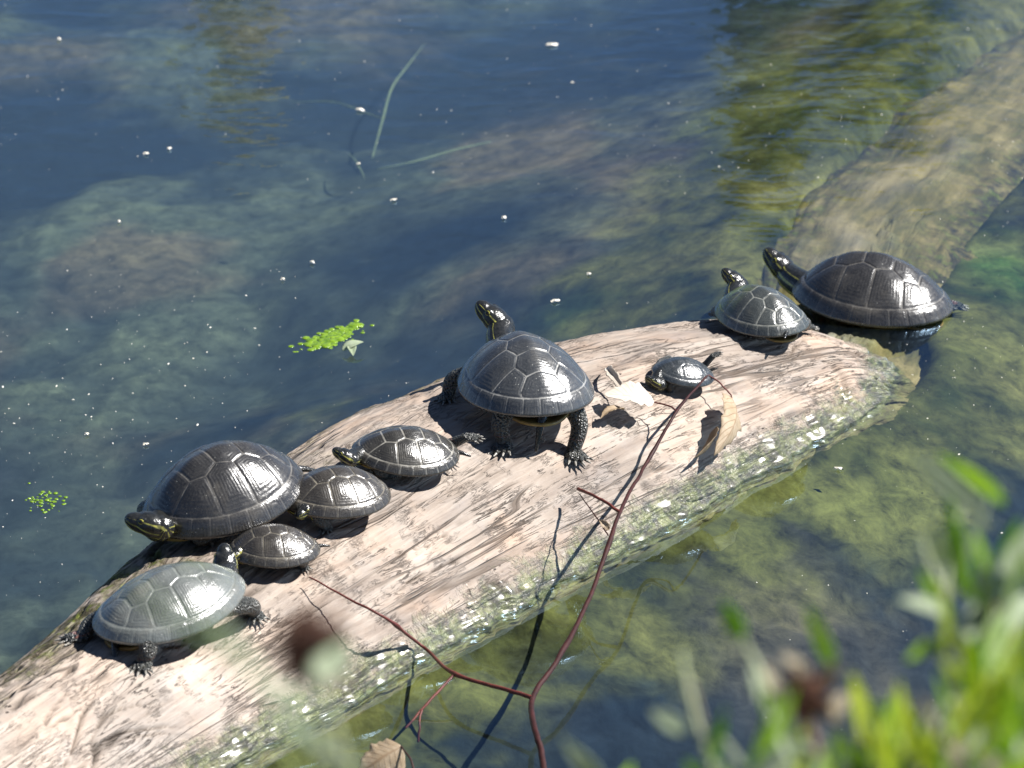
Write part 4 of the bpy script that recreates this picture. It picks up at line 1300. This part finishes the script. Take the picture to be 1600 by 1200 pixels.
# bright green algae lump with its pale leaf
ALG = NT('bright_algae'); _n = ALG.noise(ALG.coords('Object'), 120, 4, .7)
ALGM = ALG.done(ALG.pbsdf(base=ALG.mix(ALG.mapr(_n, .35, .65), (.06, .13, .006), (.19, .30, .012)), rough=.25, spec=.6, nrm=ALG.bump(_n, .7, .002)))
mb = MB(); rs = np.random.default_rng(3)
c0 = at_z(518, 526, 0)
for (px, py, r) in [(486, 532, 8), (496, 540, 9), (512, 532, 7), (524, 520, 6), (535, 516, 7), (552, 509, 9), (520, 533, 8), (508, 540, 9), (540, 525, 7), (530, 530, 8), (560, 508, 8), (478, 528, 6)] + [(518 + (u := rs.normal()) * 19, 527 - u * 6 + rs.normal() * 5.5, rs.uniform(1.5, 5.5)) for _ in range(230)]:
    p = at_z(px, py, 0) - c0; k = SPAN / 1600 * 5.2
    mb.add(ellipsoid(p, [np.array([r * k * 1.1, 0, 0]), np.array([0, r * k * 1.3, 0]), np.array([0, 0, r * k * .30])], 12, 8))
o = link('floating_algae', mb.mesh('floating_algae', ALGM)); o.location = c0
tag(o, 'bright green algae clump floating in the open water beside a pale leaf', 'algae')
o = link('floating_leaf', leaf_mesh('floating_leaf', at_z(535, 548, .004), at_z(568, 534, .010), .014, (0, -.2, 1), LP, fold=.3, sag=.1, seed=2))
lf2 = link('leaf_lobe', leaf_mesh('leaf_lobe', at_z(548, 540, .006), at_z(552, 556, .003), .011, (0, -.2, 1), LP, fold=.3, sag=.1, seed=3), o)
tag(o, 'pale cream leaf folded beside the bright green algae clump', 'leaf')
# the small pale green smear on the left
mb = MB()
c0 = at_z(75, 780, 0)
for _ in range(60):
    p = at_z(75 + rs.normal() * 16, 782 + rs.normal() * 9, 0) - c0; r = rs.uniform(1.0, 3.2) * SPAN / 1600 * 4.7
    mb.add(ellipsoid(p, [np.array([r * 1.3, 0, 0]), np.array([0, r * 1.6, 0]), np.array([0, 0, r * .5])], 8, 6))
o = link('floating_algae', mb.mesh('floating_algae', ALGM)); o.location = c0
tag(o, 'loose speckled patch of green algae near the left edge', 'algae')

GRASS = leaf_material('drowned_grass', (.26, .31, .16), (.38, .44, .24), .3, (.3, .34, .18), .3)
def blade(lab, pts, w):
    P = catmull([at_z(x, y, z) for x, y, z in pts], 40)
    V, F = tube(P, np.interp(np.linspace(0, 1, 40), [0, .3, .7, 1], [w * .5, w, w * .8, w * .2]), 8)
    V[:, 2] = V[:, 2]
    me = mesh_from('water_grass', V, F, GRASS)
    fattr(me, 'across', np.tile(np.linspace(-1, 1, 8), 60)[:len(V)]); fattr(me, 'along', np.linspace(0, 1, len(V)))
    tag(link('water_grass', me), lab, 'grass blade', 'grass blades drifting at the pond surface')
blade('tall bent grass blade rising toward the top in the open water', [(582, 246, -0.173), (598, 186, -0.162), (612, 138, -0.159), (636, 104, -0.157), (664, 68, -0.157)], 0.0019)
blade('long low grass blade slanting right in the open water', [(590, 264, -0.167), (650, 252, -0.161), (720, 232, -0.159), (824, 210, -0.162)], 0.0015)
blade('short thin grass blade joined to the white scrap', [(455, 160, -0.167), (520, 160, -0.159), (565, 174, -0.156), (598, 186, -0.159)], 0.0014)
blade('small curved blade at the foot of the tall bent one', [(545, 240, -0.167), (556, 252, -0.159), (566, 270, -0.159), (570, 280, -0.162)], 0.0012)

# ------------------------------------------------------------------ trees on the far bank, seen mirrored in the pond
BARKM = stem_material('tan_bark', (.40, .28, .15), (.62, .48, .30), .9)
BARKD = stem_material('dark_bark', (.045, .035, .02), (.10, .075, .04), .9)
FOL = leaf_material('tree_leaves', (.05, .09, .010), (.10, .15, .014), .35, (.1, .14, .03), .2)
def mirrored(px, py, Y):
    q = at_z(px, py, 0); d = q - CAM; d = d * np.array([1, 1, -1])
    return q + d * ((Y - q[1]) / d[1])
def far_tree(label, px0, pytop, Y, width, bark, leafy, seed, spread=.6, fol=None, nb=30, nl=150):
    top = mirrored(px0, pytop, Y)
    gz = ground_height(top[0], Y) - .05
    e = bpy.data.objects.new('tree', None); COL.objects.link(e); e.location = (top[0], Y, gz)
    tag(e, label, 'tree')
    H = top[2] - gz; rs = np.random.default_rng(seed)
    mb = MB()
    n = 40; zs = np.linspace(0, H * (.97 if not leafy else .93), n)
    cx = .05 * np.sin(zs * 1.3) + .03 * np.sin(zs * 3.1 + 1)
    mb.add(tube(np.stack([cx, .04 * np.sin(zs * 1.7), zs], 1), width * (1 - .45 * (zs / H) ** 2) * (1 + .08 * rs.normal(size=n)), 16))
    tips = []
    for k in range(nb):
        z = rs.uniform(.35 if not leafy else .15, .95) * H; a = rs.uniform(0, 6.28)
        L = rs.uniform(.12, .3) if not leafy else spread * rs.uniform(.5, 1.2) * (1.15 - .7 * z / H)
        b = np.array([0, 0, z]); t = b + np.array([math.cos(a) * L, math.sin(a) * L, L * rs.uniform(.2, .9)])
        mb.add(tube(catmull([b, (b + t) / 2 + rs.normal(size=3) * .03, t], 8), np.linspace(width * .28, width * .06, 8), 7))
        tips.append((b, t))
    link('trunk', mb.mesh('trunk', bark), e)
    if leafy:
        V = []; F = []; 
        for b, t in tips:
            for q in range(nl):
                c = b + (t - b) * rs.uniform(.25, 1.15) + rs.normal(size=3) * (.04 + .12 * spread)
                u = rs.normal(size=3); u /= np.linalg.norm(u); v = np.cross(u, rs.normal(size=3)); v /= np.linalg.norm(v)
                s_ = rs.uniform(.035, .07)
                i = len(V); V += [c - u * s_, c + v * s_ * .45, c + u * s_, c - v * s_ * .45]; F.append((i, i + 1, i + 2, i + 3))
        me = mesh_from('crown', V, F, fol, False)
        fattr(me, 'across', np.zeros(len(V))); fattr(me, 'along', rs.random(len(V)))
        link('crown', me, e)
TANF = leaf_material('added_tan_leaves', (.50, .36, .16), (.66, .50, .26), .55, (.5, .4, .2), .2)  # leaves added to the tan trunk so its backlit reflection turns brighter
far_tree('slim tan tree on the far bank, its leaves added for brightness, mirrored at the upper left of the pond', 378, 188, 15.0, .07, BARKM, True, 2, .17, TANF, 26, 150)
far_tree('slim leafy tree on the far bank mirrored at the upper right of the pond', 1187, 340, 15.2, .10, BARKD, True, 5, .16, FOL, 34, 190)
far_tree('broad leafy tree on the far bank mirrored along the top right', 1340, 150, 16.5, .14, BARKD, True, 9, .7, FOL, 34, 150)
